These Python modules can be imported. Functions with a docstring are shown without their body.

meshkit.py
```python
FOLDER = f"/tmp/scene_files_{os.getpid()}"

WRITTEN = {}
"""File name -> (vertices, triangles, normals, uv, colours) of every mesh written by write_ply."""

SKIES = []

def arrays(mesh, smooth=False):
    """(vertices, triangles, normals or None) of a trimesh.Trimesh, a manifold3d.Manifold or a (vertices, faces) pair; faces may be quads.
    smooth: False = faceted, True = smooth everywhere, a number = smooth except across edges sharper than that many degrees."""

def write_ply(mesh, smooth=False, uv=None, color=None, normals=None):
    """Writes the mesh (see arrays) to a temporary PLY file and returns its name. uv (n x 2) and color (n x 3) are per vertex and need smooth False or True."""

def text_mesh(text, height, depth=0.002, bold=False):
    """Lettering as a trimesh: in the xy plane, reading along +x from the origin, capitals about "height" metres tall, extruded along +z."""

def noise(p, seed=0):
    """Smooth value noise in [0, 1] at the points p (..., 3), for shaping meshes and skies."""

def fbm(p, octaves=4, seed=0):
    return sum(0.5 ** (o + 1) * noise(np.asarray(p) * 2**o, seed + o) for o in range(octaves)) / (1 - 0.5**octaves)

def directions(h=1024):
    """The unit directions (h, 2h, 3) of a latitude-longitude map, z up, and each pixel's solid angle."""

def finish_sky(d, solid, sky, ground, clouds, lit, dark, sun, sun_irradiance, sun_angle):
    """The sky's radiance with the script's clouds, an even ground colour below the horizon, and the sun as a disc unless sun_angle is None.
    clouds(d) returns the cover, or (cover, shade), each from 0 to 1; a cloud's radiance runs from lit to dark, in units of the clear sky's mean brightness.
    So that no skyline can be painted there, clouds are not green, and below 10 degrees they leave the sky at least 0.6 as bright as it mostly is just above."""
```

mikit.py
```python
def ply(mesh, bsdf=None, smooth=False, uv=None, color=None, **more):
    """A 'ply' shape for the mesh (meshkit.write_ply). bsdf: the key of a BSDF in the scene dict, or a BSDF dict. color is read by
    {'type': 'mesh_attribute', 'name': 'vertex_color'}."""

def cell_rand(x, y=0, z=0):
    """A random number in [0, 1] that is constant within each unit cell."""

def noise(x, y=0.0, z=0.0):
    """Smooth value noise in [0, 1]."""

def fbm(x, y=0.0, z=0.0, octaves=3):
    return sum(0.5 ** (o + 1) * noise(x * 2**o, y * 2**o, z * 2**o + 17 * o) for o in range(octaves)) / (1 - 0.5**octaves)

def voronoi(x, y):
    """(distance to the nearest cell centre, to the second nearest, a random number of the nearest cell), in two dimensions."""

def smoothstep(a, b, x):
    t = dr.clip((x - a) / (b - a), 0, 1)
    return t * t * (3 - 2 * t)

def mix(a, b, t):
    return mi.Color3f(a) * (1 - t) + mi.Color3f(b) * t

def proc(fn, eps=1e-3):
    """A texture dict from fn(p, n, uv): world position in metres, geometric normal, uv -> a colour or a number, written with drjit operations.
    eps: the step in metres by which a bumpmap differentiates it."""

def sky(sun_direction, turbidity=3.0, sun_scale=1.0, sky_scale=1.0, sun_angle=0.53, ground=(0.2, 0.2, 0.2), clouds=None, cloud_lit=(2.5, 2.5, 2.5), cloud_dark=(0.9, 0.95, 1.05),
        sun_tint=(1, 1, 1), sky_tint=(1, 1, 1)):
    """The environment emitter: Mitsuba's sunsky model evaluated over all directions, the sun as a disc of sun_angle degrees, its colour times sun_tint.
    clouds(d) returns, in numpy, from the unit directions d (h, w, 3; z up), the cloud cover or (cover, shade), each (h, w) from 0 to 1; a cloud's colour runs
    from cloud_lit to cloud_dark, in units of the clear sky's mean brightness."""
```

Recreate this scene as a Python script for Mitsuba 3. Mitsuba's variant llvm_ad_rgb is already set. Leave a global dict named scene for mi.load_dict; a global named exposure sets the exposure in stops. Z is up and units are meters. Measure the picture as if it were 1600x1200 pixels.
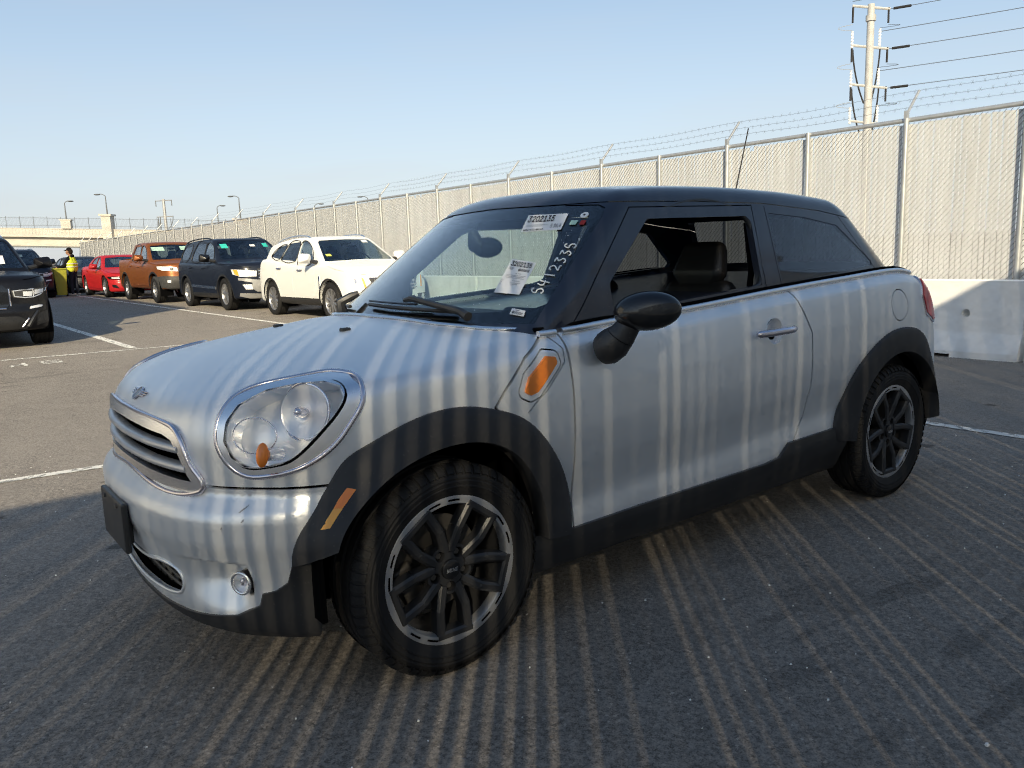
import math, random, numpy as np, trimesh, manifold3d as m3, mitsuba as mi, drjit as dr
import mikit, meshkit
from shapely.geometry import Polygon, LineString, MultiPolygon, Point, box as sbox
from shapely import affinity, union_all
from scipy.interpolate import PchipInterpolator
T4 = mi.ScalarTransform4f
scene, labels = {}, {}
rng = np.random.default_rng(7)

# ------------------------------------------------------------------ camera, daylight, exposure
EYE = np.array([2.549, 2.826, 1.285])
YAW, PITCH, ROLL, FOCAL = -2.219, -0.165, -0.036, 1263.4      # radians, focal length in pixels of a 1600 px wide frame
def camera_axes():
    f = np.array([math.cos(YAW) * math.cos(PITCH), math.sin(YAW) * math.cos(PITCH), math.sin(PITCH)])
    r0 = np.array([math.sin(YAW), -math.cos(YAW), 0]); u0 = np.cross(r0, f)
    return f, math.cos(ROLL) * u0 - math.sin(ROLL) * r0
_f, _u = camera_axes()
scene['camera'] = {'type': 'perspective', 'fov': math.degrees(2 * math.atan(800 / FOCAL)), 'fov_axis': 'x', 'near_clip': 0.05, 'far_clip': 3000.0,
                   'to_world': T4().look_at(origin=EYE.tolist(), target=(EYE + _f).tolist(), up=_u.tolist())}
SUN_TAN = 0.46
SUN = np.array([0.63, 0.777, SUN_TAN])
def thin_haze(d):
    el = np.degrees(np.arcsin(np.clip(d[..., 2], 0, 1)))
    wisps = meshkit.fbm(np.stack([d[..., 0] * 5, d[..., 1] * 5, d[..., 2] * 22], -1), 4, 3)
    return np.clip(0.92 * np.exp(-el / 10.0) + 0.10 * np.clip((wisps - 0.48) * 4, 0, 1) * np.exp(-el / 30.0), 0, 0.9)
scene['sky'] = mikit.sky(SUN.tolist(), turbidity=3.6, sky_scale=1.15, sun_angle=0.6, sun_tint=(0.86, 0.96, 1.07), sky_tint=(1.01, 0.99, 0.985), clouds=thin_haze, cloud_lit=(1.40, 1.41, 1.42), cloud_dark=(1.1, 1.13, 1.2))
exposure = 2.38

# ------------------------------------------------------------------ materials
def bsdf(key, d): scene['m_' + key] = d
def rough(key, col, r=0.5, metallic=0.0, **k):
    bsdf(key, {'type': 'twosided', 'bsdf': {'type': 'principled', 'base_color': {'type': 'rgb', 'value': list(col)}, 'roughness': r, 'metallic': metallic, **k}})
def solid(key, col):
    bsdf(key, {'type': 'twosided', 'bsdf': {'type': 'diffuse', 'reflectance': {'type': 'rgb', 'value': list(col)}}})
def paint(key, col, r=0.4, metallic=0.0, cc=1.0):
    rough(key, col, r, metallic, specular=0.12, clearcoat=0.7 * cc, clearcoat_gloss=0.96)
def proc(key, fn, r=0.8, bump=None, bscale=1.0, eps=1e-3, **k):
    d = {'type': 'principled', 'base_color': mikit.proc(fn), 'roughness': r, **k}
    if bump is not None: d = {'type': 'bumpmap', 'arbitrary': mikit.proc(bump, eps), 'scale': bscale, 'bsdf': d}
    bsdf(key, {'type': 'twosided', 'bsdf': d})
def pane(key, tint):
    bsdf(key, {'type': 'thindielectric', 'int_ior': 1.5, 'specular_transmittance': {'type': 'rgb', 'value': list(tint)}})
noise, fbm, cell, sstep, mix = mikit.noise, mikit.fbm, mikit.cell_rand, mikit.smoothstep, mikit.mix

def f_asphalt(p, n, uv):
    a = cell(p.x * 230 + 0.31 * noise(p.x * 90, p.y * 90), p.y * 230)
    b = noise(p.x * 95, p.y * 95, 3.0)
    big = fbm(p.x * 0.55, p.y * 0.55, 1.0, 3)
    mid = fbm(p.x * 5, p.y * 5, 7.0, 3)
    v = 0.182 + 0.04 * (big - 0.5) + 0.04 * (mid - 0.5) + 0.11 * (b - 0.5) + 0.10 * (a - 0.5)
    chip = sstep(0.965, 0.99, cell(p.x * 120, p.y * 120, 5.0))
    v = dr.maximum(v, 0.02) + 0.14 * chip * noise(p.x * 33, p.y * 33, 9.0)
    st = sstep(0.70, 0.78, fbm(p.x * 0.9 + 5, p.y * 1.6 + 9, 2.0, 4))
    v = v * (1 - 0.18 * st)
    d1, d2, w1 = mikit.voronoi(p.x * 0.85, p.y * 0.85)
    rad = 0.012 + 0.055 * w1 * w1
    drip = sstep(rad, rad * 0.55, d1 + 0.02 * (noise(p.x * 40, p.y * 40, 2.0) - 0.5))
    v = v * (1 - 0.6 * drip)
    scuff = sstep(0.62, 0.72, fbm(p.x * 3.0 + 2.0, p.y * 14.0, 4.0, 3)) * sstep(0.55, 0.7, fbm(p.x * 0.5, p.y * 0.5, 11.0, 2))
    v = v * (1 - 0.28 * scuff)
    return mi.Color3f(v * 1.09, v * 0.985, v * 0.875)
def h_asphalt(p, n, uv):
    return 0.6 * noise(p.x * 110, p.y * 110, 3.0) + 0.4 * noise(p.x * 260, p.y * 260, 5.0)
proc('asphalt', f_asphalt, 0.75, h_asphalt, 0.004, 1e-3, specular=0.35)
def f_line(p, n, uv):
    w = fbm(p.x * 30, p.y * 30, 1.0, 3)
    k = sstep(0.56, 0.66, w) * 0.75
    return mix((0.62, 0.61, 0.57), (0.10, 0.10, 0.095), k)
proc('line_paint', f_line, 0.7)
def f_conc(p, n, uv):
    a = fbm(p.x * 3, p.y * 3, p.z * 3, 4); b = fbm(p.x * 22, p.y * 22, p.z * 22, 3)
    s = sstep(0.60, 0.72, fbm(p.x * 6, p.y * 6, p.z * 1.2 + 3, 3))
    return mix(mi.Color3f(0.84, 0.835, 0.82) * (0.86 + 0.18 * a) * (0.93 + 0.14 * b), (0.40, 0.37, 0.32), 0.14 * s)
proc('barrier_paint', f_conc, 0.75, lambda p, n, uv: fbm(p.x * 25, p.y * 25, p.z * 25, 3), 0.004)
def f_slat(p, n, uv):
    a = cell(dr.floor(p.y / 0.059), 3.0); b = fbm(p.y * 14, p.z * 3, p.x * 14, 3)
    return mi.Color3f(0.605, 0.618, 0.625) * (0.92 + 0.1 * a) * (0.90 + 0.2 * b)
proc('slat_plastic', f_slat, 0.55)
def f_slat2(p, n, uv):
    a = cell(dr.floor(p.x / 0.085), 3.0); b = fbm(p.x * 14, p.z * 3, p.y * 14, 3)
    return mi.Color3f(0.66, 0.64, 0.60) * (0.84 + 0.2 * a) * (0.85 + 0.3 * b)
proc('slat_plastic_near', f_slat2, 0.55)
def f_galv(p, n, uv):
    a = fbm(p.x * 40, p.y * 40, p.z * 15, 3)
    return mi.Color3f(0.50, 0.51, 0.51) * (0.8 + 0.4 * a)
proc('galvanised', f_galv, 0.45, metallic=0.6)
rough('dark_wire', (0.13, 0.132, 0.132), 0.5, 0.4)
rough('black_wire', (0.02, 0.02, 0.022), 0.6)
def f_bridge(p, n, uv):
    a = fbm(p.x * 0.4, p.y * 0.4, p.z * 0.8, 4)
    return mi.Color3f(0.50, 0.47, 0.415) * (0.80 + 0.4 * a)
proc('bridge_concrete', f_bridge, 0.85)
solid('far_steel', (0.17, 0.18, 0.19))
def f_wall(p, n, uv):
    return mi.Color3f(0.55, 0.545, 0.53) * (0.85 + 0.3 * fbm(p.x * 0.7, p.y * 0.7, p.z * 0.7, 3))
proc('stucco', f_wall, 0.9)
def f_pole(p, n, uv):
    return mi.Color3f(0.47, 0.465, 0.45) * (0.80 + 0.4 * fbm(p.x * 6, p.y * 6, p.z * 1.5, 3))
proc('pole_steel', f_pole, 0.6)

def f_silver(p, n, uv):
    d = fbm(p.x * 2.2, p.y * 2.2, p.z * 2.2, 3)
    return mi.Color3f(0.735, 0.76, 0.78) * (0.95 + 0.08 * d)
bsdf('silver_paint', {'type': 'twosided', 'bsdf': {'type': 'principled', 'base_color': mikit.proc(f_silver), 'roughness': 0.37, 'metallic': 0.55, 'clearcoat': 1.0, 'clearcoat_gloss': 0.95}})
def dusty(key, col, dust, amount, r, cc, metallic=0.0, sp=0.5):
    """paint with a thin film of dust and dried water spots"""
    def f(p, n, uv):
        s = fbm(p.x * 7, p.y * 7, p.z * 7, 4); g = cell(p.x * 260, p.y * 260, p.z * 260)
        k = amount * (0.35 + 0.9 * sstep(0.35, 0.7, s)) + 0.10 * sstep(0.985, 0.995, g)
        return mix(col, dust, k)
    bsdf(key, {'type': 'twosided', 'bsdf': {'type': 'principled', 'base_color': mikit.proc(f), 'roughness': r, 'metallic': metallic, 'specular': sp, 'clearcoat': cc, 'clearcoat_gloss': 0.95}})
dusty('roof_black', (0.013, 0.017, 0.030), (0.13, 0.13, 0.135), 0.03, 0.14, 1.0, sp=0.55)
dusty('cladding', (0.021, 0.0215, 0.024), (0.16, 0.15, 0.135), 0.08, 0.55, 0.0, sp=0.3)
dusty('trim_black', (0.016, 0.0165, 0.018), (0.12, 0.115, 0.11), 0.06, 0.42, 0.0)
dusty('tyre', (0.016, 0.016, 0.017), (0.11, 0.105, 0.095), 0.035, 0.65, 0.0, sp=0.2)
solid('deep_black', (0.004, 0.004, 0.0045))
dusty('interior', (0.011, 0.011, 0.012), (0.08, 0.075, 0.07), 0.03, 0.5, 0.0)
rough('seat_leather', (0.013, 0.012, 0.012), 0.4)
rough('gloss_black', (0.006, 0.0065, 0.008), 0.06, specular=0.35, clearcoat=1.0, clearcoat_gloss=0.97)
bsdf('chrome', {'type': 'twosided', 'bsdf': {'type': 'roughconductor', 'material': 'Cr', 'alpha': 0.07, 'specular_reflectance': {'type': 'rgb', 'value': [1.0, 1.0, 1.0]}}})
bsdf('bright_trim', {'type': 'twosided', 'bsdf': {'type': 'roughconductor', 'material': 'Al', 'alpha': 0.15}})
bsdf('satin_chrome', {'type': 'twosided', 'bsdf': {'type': 'roughconductor', 'material': 'Al', 'alpha': 0.2}})
bsdf('mirror', {'type': 'twosided', 'bsdf': {'type': 'roughconductor', 'material': 'Al', 'alpha': 0.03}})
rough('grille_silver', (0.52, 0.53, 0.55), 0.38, 0.7)
rough('rim_black', (0.034, 0.035, 0.038), 0.40, 0.3)
rough('rim_machined', (0.45, 0.46, 0.475), 0.42, 0.7)
rough('rim_silver', (0.50, 0.50, 0.51), 0.3, 0.85)
rough('steel', (0.10, 0.095, 0.09), 0.5, 0.6)
rough('amber', (0.78, 0.20, 0.012), 0.15, clearcoat=1.0)
rough('amber_light', (0.80, 0.36, 0.05), 0.25, clearcoat=0.8)
rough('red_lens', (0.42, 0.012, 0.012), 0.12, clearcoat=1.0)
rough('lamp_silver', (0.86, 0.87, 0.88), 0.30, 0.55)
rough('lamp_white', (0.75, 0.76, 0.77), 0.25)
solid('paper', (0.80, 0.80, 0.79)); solid('ink', (0.03, 0.03, 0.035)); solid('ink_grey', (0.30, 0.30, 0.32)); solid('paint_marker', (0.80, 0.82, 0.82))
solid('green_tag', (0.42, 0.62, 0.52)); solid('red_tag', (0.35, 0.05, 0.05)); solid('teal_tag', (0.05, 0.50, 0.42)); solid('yellow_mark', (0.62, 0.62, 0.15))
pane('windscreen', (0.52, 0.63, 0.65)); pane('door_glass', (0.80, 0.87, 0.85)); bsdf('privacy', {'type': 'thindielectric', 'int_ior': 1.5, 'specular_transmittance': {'type': 'rgb', 'value': [0.07, 0.08, 0.095]}, 'specular_reflectance': {'type': 'rgb', 'value': [0.62, 0.64, 0.68]}}); pane('lamp_cover', (0.97, 0.97, 0.97))
pane('far_glass', (0.42, 0.50, 0.52))
paint('red_paint', (0.38, 0.016, 0.020), 0.35); paint('orange_paint', (0.25, 0.082, 0.024), 0.35, 0.4); paint('navy_paint', (0.012, 0.017, 0.032), 0.35, 0.2)
paint('white_paint', (0.74, 0.74, 0.72), 0.4); paint('black_paint', (0.006, 0.006, 0.008), 0.3); paint('blue_black_paint', (0.010, 0.014, 0.026), 0.3)
paint('grey_paint', (0.03, 0.032, 0.036), 0.35, 0.3)
rough('silver_plastic', (0.36, 0.36, 0.36), 0.45, 0.3); rough('dark_plastic', (0.05, 0.05, 0.05), 0.6)
solid('hi_vis', (0.62, 0.70, 0.06)); solid('reflective', (0.62, 0.62, 0.58)); solid('black_cloth', (0.012, 0.012, 0.014)); solid('denim', (0.028, 0.032, 0.045)); solid('skin', (0.36, 0.20, 0.13)); solid('shoe', (0.45, 0.44, 0.42)); solid('hair', (0.02, 0.015, 0.012))
rough('bin_plastic', (0.30, 0.30, 0.03), 0.5)

# ------------------------------------------------------------------ entries and labels
def numbered(k):
    if k not in scene and not any(q.startswith(k + '__') for q in scene): return k
    i = 1
    while f'{k}_{i:03d}' in scene or any(q.startswith(f'{k}_{i:03d}__') for q in scene): i += 1
    return f'{k}_{i:03d}'
def tag(key, label=None, cat=None, group=None, kind=None):
    d = labels.setdefault(key, {})
    for a, b in (('label', label), ('category', cat), ('group', group), ('kind', kind)):
        if b: d[a] = b
    return key
def put(key, shape, to=None):
    key = numbered(key)
    scene[key] = dict(shape) if to is None else {**shape, 'to_world': to}
    return key
def P(mesh, mat, smooth=False, **k):
    return mikit.ply(mesh, 'm_' + mat, smooth, **k)
# ------------------------------------------------------------------ mesh helpers
def arr(mesh):
    if hasattr(mesh, 'to_mesh'):
        m = mesh.to_mesh(); return np.array(m.vert_properties[:, :3], float), np.array(m.tri_verts, int)
    if isinstance(mesh, tuple): return np.asarray(mesh[0], float), np.asarray(mesh[1], int)
    return np.array(mesh.vertices, float), np.array(mesh.faces, int)
def join(ms):
    V, F, o = [], [], 0
    for m in ms:
        v, f = arr(m); V.append(v); F.append(f + o); o += len(v)
    return trimesh.Trimesh(np.vstack(V), np.vstack(F), process=False)
def boxm(lo, hi):
    lo, hi = np.array(lo, float), np.array(hi, float)
    m = trimesh.creation.box(extents=hi - lo); m.apply_translation((lo + hi) / 2); return m
def cyl(a, b, r, n=10, r2=None):
    return tube([a, b], [r, r if r2 is None else r2], n=n)
def tube(pts, r, n=8, closed=False, cap=True, flat=None):
    """round bar along points; r a number or one per point; flat = (axis, factor) squashes the section along a direction"""
    p = np.array(pts, float); k = len(p)
    r = np.broadcast_to(np.asarray(r, float), (k,))
    if closed: t = np.roll(p, -1, 0) - np.roll(p, 1, 0)
    else: t = np.gradient(p, axis=0) if k > 2 else np.repeat([p[-1] - p[0]], k, 0)
    t /= np.maximum(np.linalg.norm(t, axis=1, keepdims=True), 1e-12)
    a = np.array([0, 0, 1.0]) if abs(t[0][2]) < 0.9 else np.array([1.0, 0, 0])
    u = np.cross(t[0], a); u /= np.linalg.norm(u); V = []
    ang = np.arange(n) * 2 * math.pi / n
    for i in range(k):
        u = u - t[i] * (u @ t[i]); u /= np.linalg.norm(u); w = np.cross(t[i], u)
        ring = np.cos(ang)[:, None] * u + np.sin(ang)[:, None] * w
        if flat is not None:
            ax = np.array(flat[0], float); ax /= np.linalg.norm(ax); ring = ring - (ring @ ax)[:, None] * ax * (1 - flat[1])
        V.append(p[i] + ring * r[i])
    V = np.vstack(V); F = []
    for i in range(k if closed else k - 1):
        j = (i + 1) % k
        for q in range(n):
            q2 = (q + 1) % n
            F += [(i*n+q, j*n+q, j*n+q2), (i*n+q, j*n+q2, i*n+q2)]
    if not closed and cap:
        V = np.vstack([V, p[0], p[-1]]); c = k * n
        for q in range(n):
            q2 = (q + 1) % n
            F += [(c, q, q2), (c + 1, (k-1)*n+q2, (k-1)*n+q)]
    F = np.array(F)
    return trimesh.Trimesh(V, F[:, ::-1], process=False)
def smooth_path(pts, n=40, closed=False):
    p = np.array(pts, float)
    if closed: p = np.vstack([p[-2:], p, p[:3]])
    s = np.concatenate([[0], np.cumsum(np.linalg.norm(np.diff(p, axis=0), axis=1))])
    from scipy.interpolate import CubicSpline
    c = CubicSpline(s, p)
    return c(np.linspace(s[2], s[-3], n, endpoint=False)) if closed else c(np.linspace(0, s[-1], n))
def ellipsoid(c, r, sub=3):
    m = trimesh.creation.icosphere(subdivisions=sub); m.vertices *= np.array(r); m.vertices += np.array(c); return m
def revolve(prof, n=64):
    """(radius, height) profile round the y axis; wheel axle along y"""
    pr = np.array(prof, float); a = np.arange(n) * 2 * math.pi / n
    V = np.stack([pr[:, 0][None] * np.cos(a)[:, None], np.repeat(pr[:, 1][None], n, 0), pr[:, 0][None] * np.sin(a)[:, None]], -1)
    k = len(pr); F = []
    i = np.arange(n)[:, None]; j = np.arange(k - 1)[None]
    A, B, C, D = i*k+j, i*k+j+1, ((i+1) % n)*k+j+1, ((i+1) % n)*k+j
    F = np.vstack([np.stack([A, B, C], -1).reshape(-1, 3), np.stack([A, C, D], -1).reshape(-1, 3)])
    return trimesh.Trimesh(V.reshape(-1, 3), F, process=False)
def hullbox(lo, hi, r, seg=10):
    """box with rounded edges"""
    lo, hi = np.array(lo, float) + r, np.array(hi, float) - r
    s = m3.Manifold.sphere(r, seg)
    return m3.Manifold.batch_hull([s.translate([x, y, z]) for x in (lo[0], hi[0]) for y in (lo[1], hi[1]) for z in (lo[2], hi[2])])
def mf(mesh):
    V, F = arr(mesh)
    M = m3.Manifold(m3.Mesh(np.asarray(V, np.float32), np.asarray(F, np.uint32)))
    if M.status() != m3.Error.NoError:
        tm = trimesh.Trimesh(V, F); M = m3.Manifold(m3.Mesh(np.asarray(tm.vertices, np.float32), np.asarray(tm.faces, np.uint32)))
    if M.status() != m3.Error.NoError or M.is_empty(): print('mesh is not closed:', M.status())
    return M
def polys(g): return [q for q in getattr(g, 'geoms', [g]) if q.area > 1e-9]
def cross(g):
    out = []
    for q in polys(g): out += [np.array(q.exterior.coords)[:-1]] + [np.array(h.coords)[:-1] for h in q.interiors]
    return m3.CrossSection(out, m3.FillRule.EvenOdd)
def prism(g, axis, lo, hi):
    """shapely polygon swept from lo to hi along x, y or z; polygon coordinates: (y,z), (x,z) or (x,y)"""
    if not hasattr(g, 'geom_type'): g = Polygon(g).buffer(0)
    M = m3.Manifold.extrude(cross(g), hi - lo).translate([0, 0, lo])
    if axis == 'z': return M
    if axis == 'y': return mirror_fix(M, [[1, 0, 0], [0, 0, 1], [0, 1, 0]])
    return mirror_fix(M, [[0, 0, 1], [1, 0, 0], [0, 1, 0]])
def mirror_fix(M, R):
    R = np.array(R, float); return M.transform(np.hstack([R, np.zeros((3, 1))]))
def axprism(pts, axis, depth_in, depth_out):
    """outline given by 3-D points, swept along an axis through them"""
    a = np.array(axis, float); a /= np.linalg.norm(a)
    u = np.cross([0, 0, 1.0], a); u /= np.linalg.norm(u); v = np.cross(a, u)
    p = np.array(pts, float); c = p.mean(0)
    g = Polygon(np.stack([(p - c) @ u, (p - c) @ v], 1)).buffer(0)
    M = m3.Manifold.extrude(cross(g), depth_in + depth_out).translate([0, 0, -depth_in])
    return M.transform(np.hstack([np.stack([u, v, a], 1), c[:, None]])), (c, u, v, a, g)
def shaped(mesh, f, mat, level=0.0, open_sheet=False, tol=3e-3):
    """shape dict whose faces on the surface f = level get its exact normals; other faces stay flat. open_sheet keeps the surface faces only"""
    V, F = arr(mesh)
    if len(F) == 0: return None
    levels = level if isinstance(level, (list, tuple)) else [level]
    val = f(*V.T); N = normals(f, V)
    fn = np.cross(V[F[:, 1]] - V[F[:, 0]], V[F[:, 2]] - V[F[:, 0]]); ar = np.linalg.norm(fn, axis=1)
    ok = ar > 1e-12; F, fn, ar = F[ok], fn[ok], ar[ok]; fn = fn / ar[:, None]
    on = np.zeros(len(F), bool)
    for L in levels:
        o = (np.abs(val[F] - L) < tol).all(1) & (np.abs((N[F] * fn[:, None]).sum(-1)).min(1) > 0.75)
        on |= o
    if open_sheet:
        keep = on & ((N[F].mean(1) * fn).sum(1) > 0); F, fn, on = F[keep], fn[keep], on[keep]
    W = V[F].reshape(-1, 3); n = np.repeat(fn, 3, 0); s = np.repeat(on, 3)
    g = N[F].reshape(-1, 3); sg = np.sign((g * n).sum(1, keepdims=True)); n[s] = (g * sg)[s]
    path = meshkit.write_ply((W, np.arange(len(W)).reshape(-1, 3)), True, normals=n)
    return {'type': 'ply', 'filename': path, 'face_normals': False, 'bsdf': {'type': 'ref', 'id': 'm_' + mat}}

def spl(*pts):
    """smooth curve through points, as a fast lookup"""
    a = np.array(sorted(pts), float)
    t = np.linspace(a[0, 0], a[-1, 0], 1500)
    v = PchipInterpolator(a[:, 0], a[:, 1])(t)
    return lambda x: np.interp(x, t, v)

def smax(a, b, k):
    h = np.maximum(k - np.abs(a - b), 0.0) / k
    return np.maximum(a, b) + h * h * k * 0.25

def grad(f, P, e=1e-3):
    g = np.empty_like(P)
    for k in range(3):
        d = np.zeros(3); d[k] = e
        g[:, k] = (f(*(P + d).T) - f(*(P - d).T)) / (2 * e)
    return g

def normals(f, P):
    g = grad(f, P)
    return g / np.maximum(np.linalg.norm(g, axis=1, keepdims=True), 1e-9)

def nets(f, lo, hi, step, level=0.0, iters=4):
    """surface nets of f = level, vertices pulled onto the surface; a manifold"""
    lo, hi = np.array(lo, float), np.array(hi, float)
    n = np.ceil((hi - lo) / step).astype(int) + 1
    ax = [lo[k] + step * np.arange(n[k]) for k in range(3)]
    X, Y, Z = np.meshgrid(*ax, indexing='ij')
    F = f(X.ravel(), Y.ravel(), Z.ravel()).reshape(n) - level
    ins = F < 0
    c = np.zeros(n - 1, int)
    for i, j, k in np.ndindex(2, 2, 2):
        c += ins[i:n[0]-1+i, j:n[1]-1+j, k:n[2]-1+k]
    act = (c > 0) & (c < 8)
    idx = -np.ones(n - 1, int); idx[act] = np.arange(act.sum())
    cell = np.argwhere(act)
    acc, cnt = np.zeros((len(cell), 3)), np.zeros(len(cell))
    corners = [np.array(q) for q in np.ndindex(2, 2, 2)]
    for a in range(8):
        for b in range(a + 1, 8):
            if np.abs(corners[a] - corners[b]).sum() != 1: continue
            fa, fb = F[tuple((cell + corners[a]).T)], F[tuple((cell + corners[b]).T)]
            s = (fa < 0) != (fb < 0)
            t = np.where(s, fa / np.where(s, fa - fb, 1), 0)
            acc += s[:, None] * (corners[a] + t[:, None] * (corners[b] - corners[a])); cnt += s
    V = lo + step * (cell + acc / cnt[:, None])
    for _ in range(iters):
        g = grad(f, V); g2 = (g * g).sum(1)
        d = ((f(*V.T) - level) / np.maximum(g2, 0.05))[:, None] * g
        L = np.linalg.norm(d, axis=1, keepdims=True)
        V -= d * np.minimum(1, 0.35 * step / np.maximum(L, 1e-12))
    quads = []
    for k in range(3):
        u, v = (k + 1) % 3, (k + 2) % 3
        sl0 = [slice(None)] * 3; sl1 = [slice(None)] * 3
        sl0[k] = slice(0, -1); sl1[k] = slice(1, None)
        s = ins[tuple(sl0)] != ins[tuple(sl1)]
        e = np.argwhere(s); e = e[(e[:, u] > 0) & (e[:, v] > 0) & (e[:, u] < n[u]-1) & (e[:, v] < n[v]-1)]
        du, dv = np.zeros(3, int), np.zeros(3, int); du[u] = 1; dv[v] = 1
        q = np.stack([idx[tuple((e - du - dv).T)], idx[tuple((e - dv).T)], idx[tuple(e.T)], idx[tuple((e - du).T)]], 1)
        flip = ~ins[tuple(e.T)]
        q[flip] = q[flip][:, ::-1]
        quads.append(q)
    q = np.vstack(quads)
    d1 = np.linalg.norm(V[q[:, 0]] - V[q[:, 2]], axis=1) <= np.linalg.norm(V[q[:, 1]] - V[q[:, 3]], axis=1)
    T = np.vstack([q[d1][:, [0, 1, 2]], q[d1][:, [0, 2, 3]], q[~d1][:, [0, 1, 3]], q[~d1][:, [1, 2, 3]]])
    return V, T

# ------------------------------------------------------------------ ground and painted lines
RISE = 0.0055
def gz(y): return RISE * max(0.0, -y - 6.0)
def quad_strip(ys, x0, x1, lift=0.0):
    V, F = [], []
    for i, y in enumerate(ys):
        V += [(x0(y), y, gz(y) + lift), (x1(y), y, gz(y) + lift)]
        if i: F += [(2*i-2, 2*i-1, 2*i+1), (2*i-2, 2*i+1, 2*i)]
    m = trimesh.Trimesh(np.array(V, float), np.array(F), process=False)
    if m.face_normals[0][2] < 0: m.invert()
    return m
ys = [60, 10, -6, -20, -40, -80, -900]
put('asphalt_ground', P(quad_strip(ys, lambda y: -700, lambda y: 700), 'asphalt')); tag('asphalt_ground', 'sunlit grey asphalt of the car lot', kind='structure')
def line(pts, w, label):
    """painted line through ground points"""
    V, F = [], []
    p = np.array(pts, float); d = np.gradient(p, axis=0); d /= np.linalg.norm(d, axis=1, keepdims=True); q = np.stack([-d[:, 1], d[:, 0]], 1)
    for i in range(len(p)):
        for s in (-1, 1):
            c = p[i] + q[i] * s * w / 2; V.append((c[0], c[1], gz(c[1]) + 0.004))
        if i: F += [(2*i-2, 2*i-1, 2*i+1), (2*i-2, 2*i+1, 2*i)]
    m = trimesh.Trimesh(np.array(V), np.array(F), process=False)
    if m.face_normals[0][2] < 0: m.invert()
    k = put('painted_line', P(m, 'line_paint')); tag(k, label, 'line', kind='structure'); return k
def seg(a, b, n=8): return [np.array(a) + (np.array(b) - a) * t for t in np.linspace(0, 1, n)]
line(seg((-3.37, -11.2), (-2.80, -44), 14), 0.10, 'long white lane line in front of the row of parked cars')
line(seg((-0.235, -10.25), (0.22, -40), 12), 0.13, 'white lane line running up beside the black vehicle')
line(seg((6.0, -10.70), (-3.37, -9.72), 10), 0.085, 'thin white cross line on the far side of the stencilled digits')
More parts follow.
